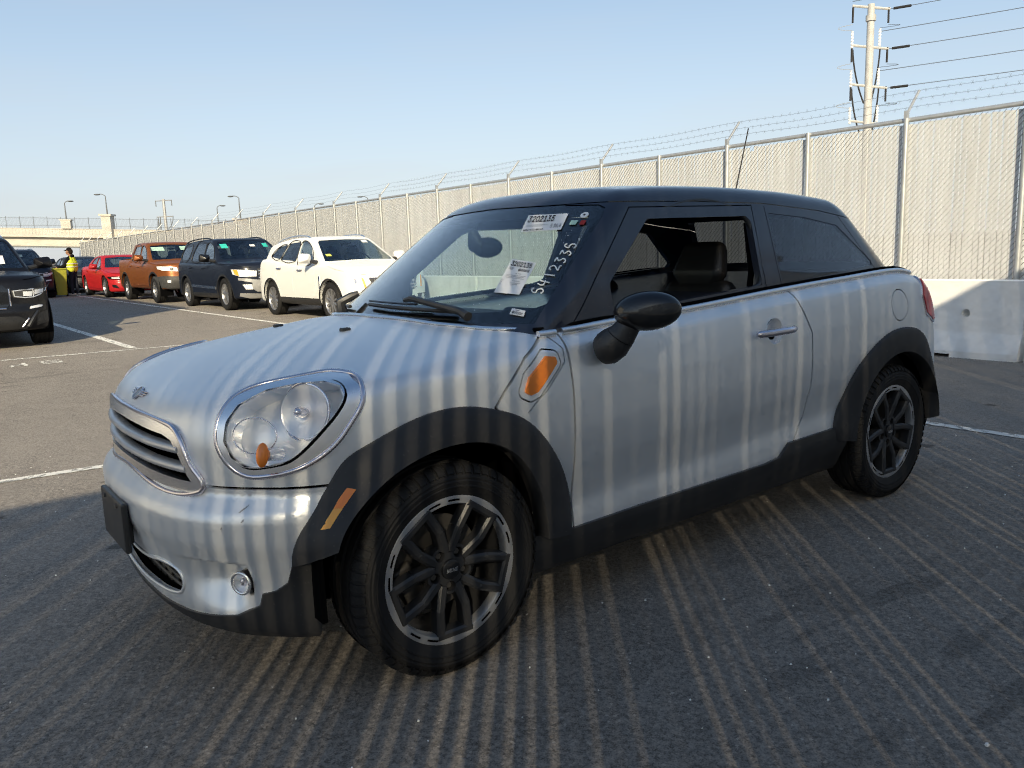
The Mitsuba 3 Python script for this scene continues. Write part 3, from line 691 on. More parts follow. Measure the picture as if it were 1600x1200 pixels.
# ------------------------------------------------------------------ the silver car
PTS = {
    'lamp_out': [[1.877, 0.57, 0.784], [1.856, 0.557, 0.852], [1.803, 0.537, 0.897], [1.715, 0.557, 0.925], [1.63, 0.59, 0.937], [1.544, 0.624, 0.945], [1.512, 0.675, 0.94], [1.518, 0.756, 0.916], [1.531, 0.781, 0.88], [1.566, 0.785, 0.831], [1.61, 0.777, 0.777], [1.662, 0.759, 0.735], [1.726, 0.726, 0.703], [1.782, 0.681, 0.69], [1.828, 0.633, 0.691], [1.858, 0.599, 0.72]],
    'lamp_in': [[1.863, 0.588, 0.785], [1.85, 0.584, 0.837], [1.81, 0.578, 0.879], [1.727, 0.588, 0.913], [1.647, 0.628, 0.926], [1.587, 0.671, 0.929], [1.564, 0.724, 0.919], [1.571, 0.76, 0.893], [1.595, 0.768, 0.861], [1.639, 0.763, 0.816], [1.692, 0.746, 0.764], [1.738, 0.718, 0.727], [1.781, 0.682, 0.714], [1.827, 0.635, 0.714], [1.852, 0.606, 0.74]],
    'aline': [[1.112, 0.841, 0.805], [1.072, 0.84, 0.853], [0.973, 0.815, 0.941], [0.836, 0.725, 1.011]],
    'orange': [[0.998, 0.841, 0.837], [0.973, 0.842, 0.824], [0.945, 0.841, 0.832], [0.85, 0.824, 0.915], [0.853, 0.818, 0.934], [0.889, 0.816, 0.94], [0.974, 0.833, 0.881]],
    'fog': [[1.871, 0.616, 0.414], [1.855, 0.636, 0.422], [1.843, 0.64, 0.391], [1.84, 0.635, 0.34], [1.851, 0.622, 0.334], [1.865, 0.609, 0.368]],
    'corner': [[1.755, 0.729, 0.435], [1.765, 0.712, 0.382], [1.791, 0.686, 0.358], [1.82, 0.657, 0.347], [1.827, 0.647, 0.311], [1.873, 0.592, 0.277], [1.948, 0.437, 0.258]],
    'doorrear': [[-0.502, 0.765, 1.071], [-0.524, 0.82, 1.011], [-0.584, 0.847, 0.884], [-0.591, 0.843, 0.659], [-0.568, 0.82, 0.516], [-0.49, 0.827, 0.415], [-0.395, 0.829, 0.362], [-0.284, 0.828, 0.354]],
    'clF': [[1.755, 0.729, 0.435], [1.727, 0.755, 0.54], [1.657, 0.761, 0.635], [1.597, 0.782, 0.72], [1.529, 0.799, 0.757], [1.406, 0.819, 0.805], [1.215, 0.835, 0.823], [1.12, 0.841, 0.802], [1.009, 0.845, 0.755], [0.91, 0.845, 0.656], [0.826, 0.826, 0.512], [0.801, 0.819, 0.383], [0.809, 0.826, 0.325]],
    'ciF': [[1.68, 0.885, 0.5], [1.673, 0.885, 0.52], [1.584, 0.885, 0.623], [1.465, 0.885, 0.69], [1.34, 0.885, 0.721], [1.211, 0.885, 0.718], [1.092, 0.885, 0.669], [1.017, 0.885, 0.586], [0.971, 0.885, 0.479], [0.952, 0.885, 0.352]]}
def silver_car():
    CAR = 'silver_hatchback'
    tag(CAR, 'silver two-door hatchback with black roof and dark wheel arches, standing in striped shade in front', 'car')
    def add(part, shape): 
        if shape is not None: return put(CAR + '__' + part, shape)
    I = T4()
    # ---------------------------------------------------------------- lower body
    belt = spl((2.2,1.02),(.87,1.022),(.58,1.037),(.2,1.052),(-.4,1.088),(-.9,1.115),(-1.36,1.135),(-1.48,1.122),(-1.6,1.083),(-1.72,1.025),(-1.85,.95),(-2.1,.84))
    Hc = spl((2.2,.62),(2.12,.74),(2.06,.815),(2.02,.85),(1.95,.89),(1.85,.932),(1.6,.987),(1.3,1.026),(1.05,1.045),(.9,1.045),(.75,1.04),(.58,1.04),(.2,1.055),(-.4,1.09),(-.9,1.117),(-1.36,1.137),(-1.48,1.124),(-1.6,1.085),(-1.72,1.027),(-1.85,.952),(-2.1,.84))
    Hd = spl((2.2,.02),(1.95,.04),(1.6,.066),(1.3,.06),(.9,.034),(.6,.01),(-2.2,.01))
    Pw = spl((2.2,.80),(2.0,.815),(1.7,.84),(1.3,.852),(.8,.845),(0,.845),(-.6,.85),(-1.2,.870),(-1.6,.872),(-1.9,.835),(-2.1,.77))
    S = spl((.1,-.12),(.2,-.07),(.28,-.03),(.33,-.018),(.38,-.022),(.45,-.030),(.52,-.022),(.6,-.008),(.72,0),(.82,-.002),(.9,-.012),(.97,-.03),(1.02,-.055),(1.06,-.085),(1.15,-.18),(1.4,-.5))
    Np = spl((0,0),(.2,.008),(.4,.04),(.55,.10),(.65,.18),(.735,.28),(.79,.42),(.822,.58),(.840,.80),(.854,1.15),(1.0,3))
    Nz = spl((.1,-.12),(.15,-.10),(.22,-.06),(.28,-.045),(.36,-.04),(.44,-.02),(.5,-.002),(.555,0),(.58,-.008),(.608,-.036),(.632,-.056),(.68,-.055),(.75,-.055),(.83,-.07),(.88,-.10),(.93,-.17),(1.1,-.5))
    Rp = spl((0,0),(.4,.03),(.6,.07),(.7,.115),(.76,.16),(.82,.26),(.86,.42),(1.0,1.2))
    Rz = spl((.1,-.2),(.2,-.12),(.4,-.02),(.6,0),(.75,-.01),(.9,-.05),(1.0,-.09),(1.1,-.17),(1.16,-.25),(1.4,-.6))
    def fL(x, y, z):
        ay = np.abs(y)
        A = ay - Pw(x) - S(z - belt(x) + 1.05)
        B = z - Hc(x) + Hd(x) * (ay / .7) ** 2.2
        f = smax(A, B, .07)
        C = (x - 2.047 + Np(ay) - Nz(z))*.85
        f = smax(f, C, .09)
        D = (-x - 2.02 + Rp(ay) - Rz(z))*.85
        f = smax(f, D, .09)
        return smax(f, .20 - z, .05)
    # ---------------------------------------------------------------- greenhouse
    Gp = spl((1.2,.005),(.3,0),(-.5,0),(-1.0,-.015),(-1.5,-.05),(-1.8,-.10),(-2.1,-.16))
    Gz = spl((.7,.80),(1.05,.747),(1.2,.695),(1.35,.64),(1.44,.605),(1.6,.53))
    Zr = spl((1.0,1.40),(.6,1.485),(.4,1.512),(.2,1.53),(0,1.54),(-.3,1.543),(-.7,1.533),(-1.0,1.515),(-1.3,1.485),(-1.55,1.445),(-1.8,1.385),(-2.2,1.25))
    def fG(x, y, z):
        ay = np.abs(y)
        A = (ay - Gp(x) - Gz(z))*.94
        B = z - Zr(x) + .035 * (ay / .58) ** 3
        f = smax(A, B, .06)
        C = (x - 1.07 + 1.38 * (z - 1.02) + .37 * ay * ay) * .58
        f = smax(f, C, .045)
        D = (-x - 1.57 - 1.24 * (1.395 - z) + .8 * ay * ay) * .6
        f = np.maximum(smax(f, D, .06), -x - 1.90)
        return np.maximum(f, belt(x) - .05 - z)

    # front bumper scoop beside the fog lamp
    fL0 = fL
    n_ = np.array([.88, .47, 0]); n_ /= np.linalg.norm(n_); t_ = np.array([-n_[1], n_[0], 0])
    c_ = np.array([1.917, .54, .358]) + n_ * .035
    def fB(x, y, z):
        f = fL0(x, y, z)
        px, py, pz = x - c_[0], np.abs(y) - c_[1], z - c_[2]
        a, b = px * n_[0] + py * n_[1], px * t_[0] + py * t_[1]
        st = lambda t: (lambda c: c * c * (3 - 2 * c))(np.clip(t, 0, 1))
        d = .048 * st((.440 - z) / .016) * st((z - .262) / .12) * st((b + .20) / .24) * st((.140 - b) / .085) * (x > 1.6)
        return f + d
    LO, HI = (-2.12, -.98, .12), (2.16, .98, 1.22)
    Lo = mf(nets(fB, LO, HI, .0165)); Li = mf(nets(fB, LO, HI, .024, -.014))
    Lp = mf(nets(fB, LO, HI, .0165, .010)); Ld = mf(nets(fB, LO, HI, .02, -.075))
    shell = Lo - Li
    archF = Polygon([(p[0], p[2]) for p in PTS['ciF']] + [(.95, -.2), (1.672, -.2)]).buffer(0)
    ang = np.linspace(0, math.pi, 30)
    ci = [(-1.298 + .398 * math.cos(a), .328 + .398 * math.sin(a)) for a in ang]
    archR = Polygon(ci + [(-1.70, -.2), (-.90, -.2)])
    arches = prism(union_all([archF.buffer(.012), archR.buffer(.012)]), 'y', .42, 1.3); arches = both(arches)
    cabin_hole = prism(sbox(-1.66, -.68, .80, .68), 'z', .93, 1.4)
    lampM, lax = axprism(PTS['lamp_out'], (.72, .62, .32), .25, .3)
    lensM, _ = axprism(PTS['lamp_in'], (.72, .62, .32), .25, .3)
    half = [(0, .815), (.197, .812), (.353, .807), (.415, .793), (.454, .747), (.484, .692), (.513, .655), (.498, .642), (.38, .644), (.18, .648), (0, .650)]
    sym = lambda h: Polygon(h + [(-y, z) for y, z in h[::-1]]).buffer(0)
    grP = sym(half)
    grM = prism(grP, 'x', 1.75, 2.4)
    lg = sym([(0, .372), (.202, .374), (.345, .388), (.385, .370), (.396, .338), (.385, .310), (.35, .296), (.246, .286), (0, .278)]).buffer(-.004).buffer(.004)
    lgM = prism(lg, 'x', 1.75, 2.4)
    fogM, fax = axprism(PTS['fog'], (.85, .5, 0), .1, .2)
    body = shell - arches - cabin_hole - both(lampM) - grM - lgM - both(fogM)
    al = [(p[0], p[2]) for p in PTS['aline']]
    dr = [(p[0], p[2]) for p in PTS['doorrear']]
    HZ = .652
    G = .0042
    reg = {
        'hood': Polygon([(2.4, HZ), (1.0, HZ)] + al + [(.795, 1.06), (.795, 1.3), (2.4, 1.3)]),
        'fender': Polygon([(.79, .1), (1.298, .1), (1.298, HZ), (1.0, HZ)] + al + [(.795, 1.06), (.79, 1.3)]),
        'front_bumper': Polygon([(1.298, .1), (2.4, .1), (2.4, HZ), (1.298, HZ)]),
        'door': Polygon([(.79, .1), (.79, 1.3), (-.50, 1.3)] + dr + [(-.284, .1)]),
        'rear_body': Polygon([(-.50, 1.3)] + dr + [(-.284, .1), (-2.4, .1), (-2.4, 1.3)])}
    groove = LineString([(.842, 1.0), (.806, .955), (.812, .912), (.905, .828), (.955, .797), (.985, .770)]).buffer(.0022)
    ring = Polygon([(p[0], p[2]) for p in PTS['orange']]).buffer(.021)
    ring = ring.exterior.buffer(.0025)
    fuel = Point(-1.292, .955).buffer(.074).exterior.buffer(.0025)
    hdl = Point(-.325, .912).buffer(.052)
    for n, g in reg.items():
        M = body ^ prism(g.buffer(-G), 'y', -1.3, 1.3)
        if n == 'fender': M = M - prism(union_all([groove, ring]), 'y', -1.3, 1.3)
        if n == 'rear_body': M = M - prism(fuel, 'y', -1.3, 1.3)
        if n == 'door': M = M - prism(hdl, 'y', -1.3, 1.3)
        if n in ('fender', 'door'):
            for s in (1, -1): add(n, shaped(M ^ m3.Manifold.cube([6, 1, 4]).translate([-3, 0 if s > 0 else -1, -1]), fB, 'silver_paint', [0, -.014]))
        else: add(n, shaped(M, fB, 'silver_paint', [0, -.014]))
    # dark liner behind the panel gaps and the wheel arches
    Lk = mf(nets(fB, LO, HI, .026, -.020)); Lk2 = mf(nets(fB, LO, HI, .03, -.032))
    lin = (Lk - Lk2) - arches - cabin_hole - both(lampM) - grM - lgM - both(fogM)
    add('inner_liner', P(lin, 'deep_black'))
    for c, g, n in (((1.312, .328), archF, 'F'), ((-1.298, .328), archR, 'R')):
        A = g.buffer(.03).difference(g.buffer(.014)).difference(sbox(-3, -1, 3, .27))
        w = prism(A, 'y', .40, .80) + prism(g.buffer(.03).intersection(sbox(-3, .2, 3, 2)), 'y', .38, .40)
        for M in (w, w.mirror([0, 1, 0])): add('wheel_arch_liner', P(M, 'deep_black'))
    add('floor_pan', P(hullbox((-1.85, -.55, .21), (1.6, .55, .30), .03), 'deep_black'))
    # wheel arch cladding: a strip from the body to the flared edge
    def clad(outer, inner, n=56):
        o = smooth_path(outer, n); i = smooth_path(inner, n)
        i_of = i
        sec = [(0, -.006), (.0, .010), (.06, .0165), (.30, .020), (.56, .014), (.60, .016), (.80, .010), (.97, .004), (1.0, -.004)]
        V = []
        for a, b in zip(o, i_of):
            for t, l in sec: V.append(a * (1 - t) + b * t + np.array([0, l, 0]))
            V.append(b + np.array([0, -.07, 0])); V.append(a * .5 + b * .5 + np.array([0, -.05, 0])); V.append(a + np.array([0, -.035, 0]))
        V = np.array(V); m = len(sec) + 3; F = []
        for k in range(n - 1):
            for q in range(m):
                q2 = (q + 1) % m; F += [(k*m+q, (k+1)*m+q, (k+1)*m+q2), (k*m+q, (k+1)*m+q2, k*m+q2)]
        for k in (0, n - 1):
            for q in range(1, m - 1): F.append((k*m, k*m+q, k*m+q+1) if k == 0 else (k*m, k*m+q+1, k*m+q))
        T = trimesh.Trimesh(V, np.array(F), process=False)
        return T if T.volume > 0 else trimesh.Trimesh(V, np.array(F)[:, ::-1], process=False)
    def on_body(l): return [(x, ysurf(fL0, x, z) , z) for x, z in l]
    clFo = PTS['clF'][:-1] + [[.809, ysurf(fL0, .809, .325), .325]]
    c1 = clad(clFo, PTS['ciF'])
    clRo = on_body([(-.80, .37), (-.787, .425), (-.845, .545), (-.915, .663), (-1.045, .769), (-1.18, .828), (-1.34, .845), (-1.50, .806), (-1.60, .715), (-1.655, .60), (-1.665, .46), (-1.66, .34)])
    aR = np.linspace(math.radians(4), math.radians(176), 14)
    ciR = [(-1.298 + .398 * math.cos(a), .888, .328 + .398 * math.sin(a)) for a in aR]
    c2 = clad(clRo, ciR)
    for T in (c1, c2):
        add('arch_cladding', P(T, 'cladding', 32))
        V = T.vertices * [1, -1, 1]; add('arch_cladding', P(trimesh.Trimesh(V, T.faces[:, ::-1], process=False), 'cladding', 32))
    # black skirts
    cor = [(p[0], p[2]) for p in PTS['corner']]
    skirtF = Polygon([(1.66, .46), (1.755, .452)] + cor + [(2.02, .243), (2.3, .236), (2.3, .1), (1.60, .1), (1.655, .30)]).buffer(0)
    Ls = mf(nets(fB, LO, HI, .0165, .006))
    add('front_skirt', shaped(((Ls - Li) ^ prism(skirtF, 'y', -1.3, 1.3)) - arches, fB, 'trim_black', [.006, -.014]))
    sill = Polygon([(.975, .352), (.80, .338), (.47, .347), (-.28, .357), (-.375, .368), (-.445, .418), (-.80, .43), (-.89, .36), (-.92, .1), (.97, .1)])
    Lsill = mf(nets(fB, LO, HI, .0165, .013))
    M = ((Lsill - Li) ^ prism(sill, 'y', -1.3, 1.3)) - m3.Manifold.cube([6, 1.1, 2], True)
    for s in (1, -1): add('sill', shaped(M ^ m3.Manifold.cube([6, 1, 4]).translate([-3, 0 if s > 0 else -1, -1]), fB, 'trim_black', [.013, -.014]))
    skR = Polygon([(-1.66, .1), (-1.66, .40), (-2.3, .42), (-2.3, .1)])
    add('rear_skirt', shaped(((Ls - Li) ^ prism(skR, 'y', -1.3, 1.3)) - arches, fB, 'trim_black', [.006, -.014]))
    # headlights
    ringM = (Lp - Ld) ^ (lampM - lensM)
    for s in (1, -1):
        H = numbered(CAR + '__headlight'); mir = (lambda M: M) if s > 0 else (lambda M: M.mirror([0, 1, 0]))
        flip = np.array([1, s, 1])
        put(H + '__surround', shaped(mir(ringM), fB, 'bright_trim', [.010, -.075]))
        lens_path = smooth_path([np.array(p) * flip for p in PTS['lamp_in']], 60, True)
        out_path = smooth_path([np.array(p) * flip for p in PTS['lamp_out']], 60, True)
        nn = normals(fB, lens_path)
        put(H + '__seal', P(tube(lens_path + nn * .004, .0045, 8, True), 'deep_black', 60))
        nn2 = normals(fB, out_path)
        put(H + '__bezel', P(tube(out_path + nn2 * .005, .0075, 8, True), 'chrome', 60))
        Lq = Lp
        put(H + '__lens', shaped(mir((Lp - Lo) ^ lensM), fB, 'lamp_cover', [.010], open_sheet=True))
        back = Ld ^ lensM
        put(H + '__reflector', shaped(mir(back), fB, 'lamp_silver', [-.075], open_sheet=True))
        inner, _ = axprism(np.array(PTS['lamp_in']) * .965 + np.array(PTS['lamp_in']).mean(0) * .035, (.72, .62, .32), .3, .35)
        wall = ((lensM - inner) ^ (Lo - Ld))
        put(H + '__housing', P(mir(wall), 'lamp_silver', 30))
        ax = np.array([.80, .52, .22]); ax /= np.linalg.norm(ax)
        u = np.cross([0, 0, 1.0], ax); u /= np.linalg.norm(u); v = np.cross(ax, u)
        Rm = np.stack([u, v, ax], 1)
        def put_local(name, mesh, c, mat, sm=40):
            V, F = arr(mesh); V = (V @ Rm.T + np.array(c)) * flip
            put(H + '__' + name, P(trimesh.Trimesh(V, F if s > 0 else F[:, ::-1], process=False), mat, sm))
        def bowl(r, d, n=28):
            a = np.linspace(0, 1, 8); pr = [(r * t, d * (t * t - 1)) for t in a[1:]] 
            m = revolve([(.001, -d)] + pr + [(r * 1.06, .002), (r * 1.06, -.01)], n); V = m.vertices[:, [0, 2, 1]]; return trimesh.Trimesh(V, m.faces, process=False)
        put_local('main_bowl', bowl(.072, .030), np.array([1.668, .692, .856]), 'lamp_silver')
        fin = [(.070 * math.cos(t), .080 * math.sin(t), .004 + .02 * math.cos(t)) for t in np.linspace(math.radians(95), math.radians(265), 26)]
        put_local('bowl_fin', tube(fin, [.002 + .006 * math.sin(math.pi * i / 25) for i in range(26)], 8), np.array([1.672, .688, .856]), 'chrome')
        put_local('bowl_ring', tube([(.081 * math.cos(t), .078 * math.sin(t), 0) for t in np.linspace(-1.5, 1.5, 24)], .003, 6), np.array([1.668, .692, .856]), 'chrome')
        lr = trimesh.creation.torus(.058, .0016); lr.vertices *= [1.25, .86, 1.0]
        put_local('low_ring', lr, np.array([1.797, .641, .800]), 'chrome')
        put_local('bulb_shield', ellipsoid((0, 0, -.02), (.016, .016, .03), 3), np.array([1.690, .694, .858]), 'chrome', True)
        put_local('indicator_tube', trimesh.creation.cylinder(radius=.018, height=.07, sections=24), np.array([1.765, .680, .748]), 'satin_chrome')
        put_local('indicator', ellipsoid((0, 0, .035), (.018, .034, .014), 3), np.array([1.773, .683, .748]), 'amber', True)
    # grille
    sur = ((Lp - Li) ^ prism(grP.buffer(.012).difference(grP.buffer(-.020)), 'x', 1.75, 2.4))
    add('grille__surround', shaped(sur, fB, 'bright_trim', [.010, -.014]))
    rim_path = smooth_path([(xsurf(fB, y, z, 1.5, 2.3) + .008, y, z) for y, z in np.array(grP.buffer(.010).exterior.simplify(.002).coords)[:-1]], 120, True)
    add('grille__rim', P(tube(rim_path, .0075, 8, True), 'chrome', 60))
    add('grille__backing', P(prism(grP.buffer(.005), 'x', 1.86, 1.87), 'deep_black'))
    for z, hw in ((.748, .43), (.694, .458)):
        pts = [(xsurf(fB, y, z, 1.5, 2.3) - .006, y, z + .004 * abs(y)) for y in np.linspace(-hw, hw, 41)]
        add('grille__bar', P(tube(pts, .022, 12, flat=((0, 0, 1), .66)), 'grille_silver', 60))
    for z in (.722, .668, .780):
        pts = [(xsurf(fB, y, z, 1.5, 2.3) - .045, y, z) for y in np.linspace(-.44, .44, 31)]
        add('grille__rear_slat', P(tube(pts, .006, 6), 'trim_black', 60))
    lgb = [tube([(1.952 - .10 * y * y, y, .27), (1.952 - .10 * y * y, y + .03 * (1 if i % 2 else -1), .40)], .0055, 5) for i, y in enumerate(np.arange(-.40, .401, .033))]
    lgb += [tube([(1.955 - .10 * q * q, q, z) for q in np.linspace(-.42, .42, 15)], .0055, 5) for z in (.295, .318, .341, .364)]
    k = add('lower_grille__mesh', P(join(lgb), 'dark_plastic')); tag(k, kind='stuff')
    add('lower_grille__backing', P(prism(lg.buffer(.01), 'x', 1.88, 1.89), 'deep_black'))
    lgp = smooth_path([(xsurf(fB, y, z, 1.5, 2.3) + .0, y, z) for y, z in np.array(lg.exterior.simplify(.002).coords)[:-1]], 90, True)
    add('lower_grille__edge', P(tube(lgp, .006, 6, True), 'silver_paint', 60))
    # plate holder
    pm = hullbox((2.046, -.153, .381), (2.066, .153, .545), .008)
    add('plate_holder', P(pm + hullbox((2.03, -.12, .40), (2.05, .12, .53), .008), 'trim_black', 30))
    for y in (-.085, .085): add('plate_holder__bolt', P(tube([(2.064, y, .525), (2.070, y, .525)], .007, 10), 'steel', 30))
    # emblem with wings on the nose
    def nose(y, zz): return np.array([xsurf(fB, y, zz, 1.5, 2.3), y, zz])
    e0 = nose(0, .862); en = normals(fB, e0[None])[0]; eu = np.array([0, 1.0, 0]); ev = np.cross(en, eu); 
    if ev[2] < 0: ev = -ev
    def emb(a, b, h): return e0 + eu * a + ev * b + en * h
    add('emblem', P(tube([emb(0, 0, -.002), emb(0, 0, .006)], [.024, .021], 24), 'gloss_black', 30))
    add('emblem__ring', P(tube([emb(.023 * math.cos(t), .023 * math.sin(t), .005) for t in np.linspace(0, 2 * math.pi, 32, endpoint=False)], .003, 6, True), 'chrome', 60))
    for sg in (-1, 1):
        for b, l in ((.010, .058), (.002, .054), (-.006, .047)):
            add('emblem__wing', P(tube([emb(sg * .026, b, .003), emb(sg * (.026 + l * .6), b + .002, .003), emb(sg * (.022 + l), b + .004, .002)], [.0042, .004, .0018], 6), 'chrome', 60))
    # fog lamps, side repeater, marker lamps
    for s in (1, -1):
        F_ = numbered(CAR + '__fog_light'); fc = np.array([1.860, .610, .376]) * [1, s, 1]; fa = np.array([.86, .51 * s, .0]); fa /= np.linalg.norm(fa)
        fu = np.cross([0, 0, 1.0], fa); fv = np.cross(fa, fu); ring_ = lambda r_, h_, n=32: [fc + fu * r_ * math.cos(t) + fv * r_ * math.sin(t) + fa * h_ for t in np.linspace(0, 2 * math.pi, n, endpoint=False)]
        put(F_ + '__ring', P(tube(ring_(.031, .004), .0045, 8, True), 'bright_trim', 60))
        put(F_ + '__housing', P(tube([fc - fa * .05, fc + fa * .004], .0315, 28, cap=False), 'trim_black', 40))
        V = np.vstack([ring_(.030, .002), ring_(.018, -.012), ring_(.004, -.020)]); put(F_ + '__reflector', P(trimesh.Trimesh(V, [t for k_ in (0, 1) for i in range(32) for t in ((k_*32+i, k_*32+(i+1) % 32, k_*32+32+(i+1) % 32), (k_*32+i, k_*32+32+(i+1) % 32, k_*32+32+i))], process=False), 'lamp_silver', True))
        V = np.vstack([ring_(.030, .003), ring_(.023, .009), ring_(.012, .012), [fc + fa * .013]]); put(F_ + '__lens', P(trimesh.Trimesh(V, [t for k_ in (0, 1) for i in range(32) for t in ((k_*32+i, k_*32+(i+1) % 32, k_*32+32+(i+1) % 32), (k_*32+i, k_*32+32+(i+1) % 32, k_*32+32+i))] + [(64+i, 64+(i+1) % 32, 96) for i in range(32)], process=False), 'lamp_cover', True))
        put(F_ + '__bulb', P(ellipsoid(fc - fa * .006, (.008, .008, .012), 2), 'chrome', True))
        mir = (lambda M: M) if s > 0 else (lambda M: M.mirror([0, 1, 0]))
        og = Polygon([(p[0], p[2]) for p in PTS['orange']]).buffer(-.006).buffer(.006)
        Ms = prism(og, 'y', .4, 1.2) if s > 0 else prism(og, 'y', -1.2, -.4)
        add('side_repeater', shaped((Lp - Li) ^ Ms, fB, 'amber', [.010, -.014]))
    cl = smooth_path(clFo, 120); cin = smooth_path(PTS['ciF'], 120)
    def clp(i, t, l): return cl[i] * (1 - t) + cin[i] * t + np.array([0, l + .016 * (1 - t), 0])
    def marker(i0, i1, mat, s):
        V = []
        for i in (i0, (i0 + i1) // 2, i1):
            for t, l in ((.30, .003), (.33, .009), (.53, .009), (.56, .003)): V.append(clp(i, t, l) * [1, s, 1])
            for t in (.30, .56): V.append(clp(i, t, -.006) * [1, s, 1])
        return P(m3.Manifold.hull_points(np.array(V)), mat, 20)
    for s in (1, -1):
        add('marker_lamp', marker(9, 15, 'amber_light', s)); add('marker_lamp', marker(15, 21, 'amber', s))
    # tail lights
    tp = [(-1.590, 1.052), (-1.572, .985), (-1.61, .91), (-1.72, .865), (-1.86, .87), (-1.87, .96), (-1.74, 1.01)]
    tg = Polygon(tp).buffer(.015)
    for s in (1, -1):
        Ms = prism(tg, 'y', .5, 1.2) if s > 0 else prism(tg, 'y', -1.2, -.5)
        Mc = prism(tg.buffer(.014), 'y', .5, 1.2) if s > 0 else prism(tg.buffer(.014), 'y', -1.2, -.5)
        L2 = mf(nets(lambda x, y, z: np.maximum(np.maximum(fB(x, y, z), x + 1.36), .76 - z), (-2.2, -1.02, .7), (-1.25, 1.02, 1.25), .018, .018)) if s > 0 else L2
        add('tail_light__lens', shaped((L2 - Li) ^ Ms, fB, 'red_lens', [.018, -.014]))
        add('tail_light__surround', shaped((Lp - Li) ^ (Mc - Ms), fB, 'chrome', [.010, -.014]))
    # ---------------- cabin
    GLO, GHI = (-2.25, -.90, .78), (1.35, .90, 1.64)
    Go = mf(nets(fG, GLO, GHI, .016)); Gi = mf(nets(fG, GLO, GHI, .022, -.030)); Gm = mf(nets(fG, GLO, GHI, .022, -.016)); Gs = mf(nets(fG, GLO, GHI, .02, -.003)); Gp2 = mf(nets(fG, GLO, GHI, .02, .003))
    cab = (Go - Gi) ^ m3.Manifold.cube([6, 3, 3]).translate([-3, -1.5, 1.0])
    wsP = Polygon([(.722, 1.035), (.60, 1.395), (.578, 1.428), (.545, 1.441), (.3, 1.452), (0, 1.457), (-.3, 1.452), (-.545, 1.441), (-.578, 1.428), (-.60, 1.395), (-.722, 1.035)])
    wsIn = Polygon([(.660, 1.078), (.700, 1.10), (.570, 1.37), (.54, 1.395), (0, 1.405), (-.54, 1.395), (-.570, 1.37), (-.700, 1.10), (-.660, 1.078), (-.45, 1.066), (0, 1.06), (.45, 1.066)])
    wsM = prism(wsP, 'x', .15, 1.4)
    rwM = prism(Polygon([(.56, 1.17), (.46, 1.385), (-.46, 1.385), (-.56, 1.17)]).buffer(.02), 'x', -2.4, -1.3)
    door_win = Polygon([(.205, 1.383), (-.41, 1.391), (-.435, 1.365), (-.385, 1.098), (.505, 1.046), (.495, 1.150)]).buffer(-.012).buffer(.012)
    quart = Polygon([(-.575, 1.403), (-.85, 1.384), (-1.12, 1.345), (-1.36, 1.165), (-1.35, 1.142), (-.527, 1.094)]).buffer(-.008).buffer(.008)
    near = lambda g: prism(g, 'y', .3, 1.2); far = lambda g: prism(g, 'y', -1.2, -.3)
    holes = wsM + rwM + near(door_win) + far(door_win) + near(quart) + far(quart)
    roofP = Polygon([(.9, 1.452), (.30, 1.449), (-.10, 1.452), (-.55, 1.446), (-1.0, 1.414), (-1.30, 1.374), (-1.52, 1.33), (-2.4, 1.33), (-2.4, 1.8), (.9, 1.8)])
    gaps = [LineString([(.285, 1.427), (.705, 1.03), (.72, .9)]).buffer(.0022), LineString([(.285, 1.427), (-.47, 1.437)]).buffer(.0022), LineString([(-.47, 1.437), (-.40, 1.05)]).buffer(.0022),
            LineString([(-.56, 1.432), (-.512, 1.05)]).buffer(.002), LineString([(-1.15, 1.40), (-1.40, 1.10)]).buffer(.002)]
    gM = prism(union_all(gaps), 'y', .3, 1.2) - Gm; gM = both(gM)
    pil = (cab - holes) - prism(roofP.buffer(.002), 'y', -1.2, 1.2) - gM
    add('window_frame', shaped(pil, fG, 'roof_black', [0, -.03]))
    roof = (cab ^ prism(roofP.buffer(-.002), 'y', -1.2, 1.2)) - wsM - rwM
    add('roof', shaped(roof, fG, 'roof_black', [0, -.03]))
    add('windscreen', shaped((Gs ^ wsM), fG, 'windscreen', [-.003], open_sheet=True))
    # printed black border of the windscreen
    Gb = mf(nets(fG, GLO, GHI, .02, -.007)); Gb2 = mf(nets(fG, GLO, GHI, .022, -.011))
    add('windscreen__border', P((Gb - Gb2) ^ (prism(wsP.buffer(.01), 'x', .15, 1.4) - prism(wsIn, 'x', .1, 1.5)), 'deep_black'))
    add('door_window', shaped(Gm ^ far(door_win.buffer(.01)), fG, 'door_glass', [-.016], open_sheet=True))
    for fn in (near, far): add('quarter_window', shaped(Gs ^ fn(quart.buffer(.004)), fG, 'privacy', [-.003], open_sheet=True))
    add('rear_window', shaped(Gs ^ rwM, fG, 'privacy', [-.003], open_sheet=True))
    # rubber round the open door window
    wpath = []
    for x, z in np.array(door_win.exterior.simplify(.001).coords)[:-1]: wpath.append((x, ysurf(fG, x, z) - .012, z))
    wp = smooth_path(wpath, 90, True)
    for s in (1, -1): add('window_seal', P(tube(wp * [1, s, 1], .011, 8, True), 'trim_black', 60))
    # chrome strips: along the belt and along the windscreen foot
    bp = [(x, ysurf(fL0, x, belt(x) - .022) + .003, belt(x) - .018) for x in np.linspace(.775, -1.50, 60)]
    fp = [(x, ysurf(fL0, x, belt(x) - .022) + .003, belt(x) - .018) for x in np.linspace(.870, .80, 8)]
    for s in (1, -1):
        for q in (bp, fp):
            q = np.array(q) * [1, s, 1]
            add('belt_strip', P(tube(q + [0, .004 * s, 0], .0125, 10), 'satin_chrome', 60)); add('belt_seal', P(tube(q + [0, -.018 * s, .014], .008, 6), 'deep_black', 60))
    yy = np.linspace(-.735, .735, 61)
    cw = []
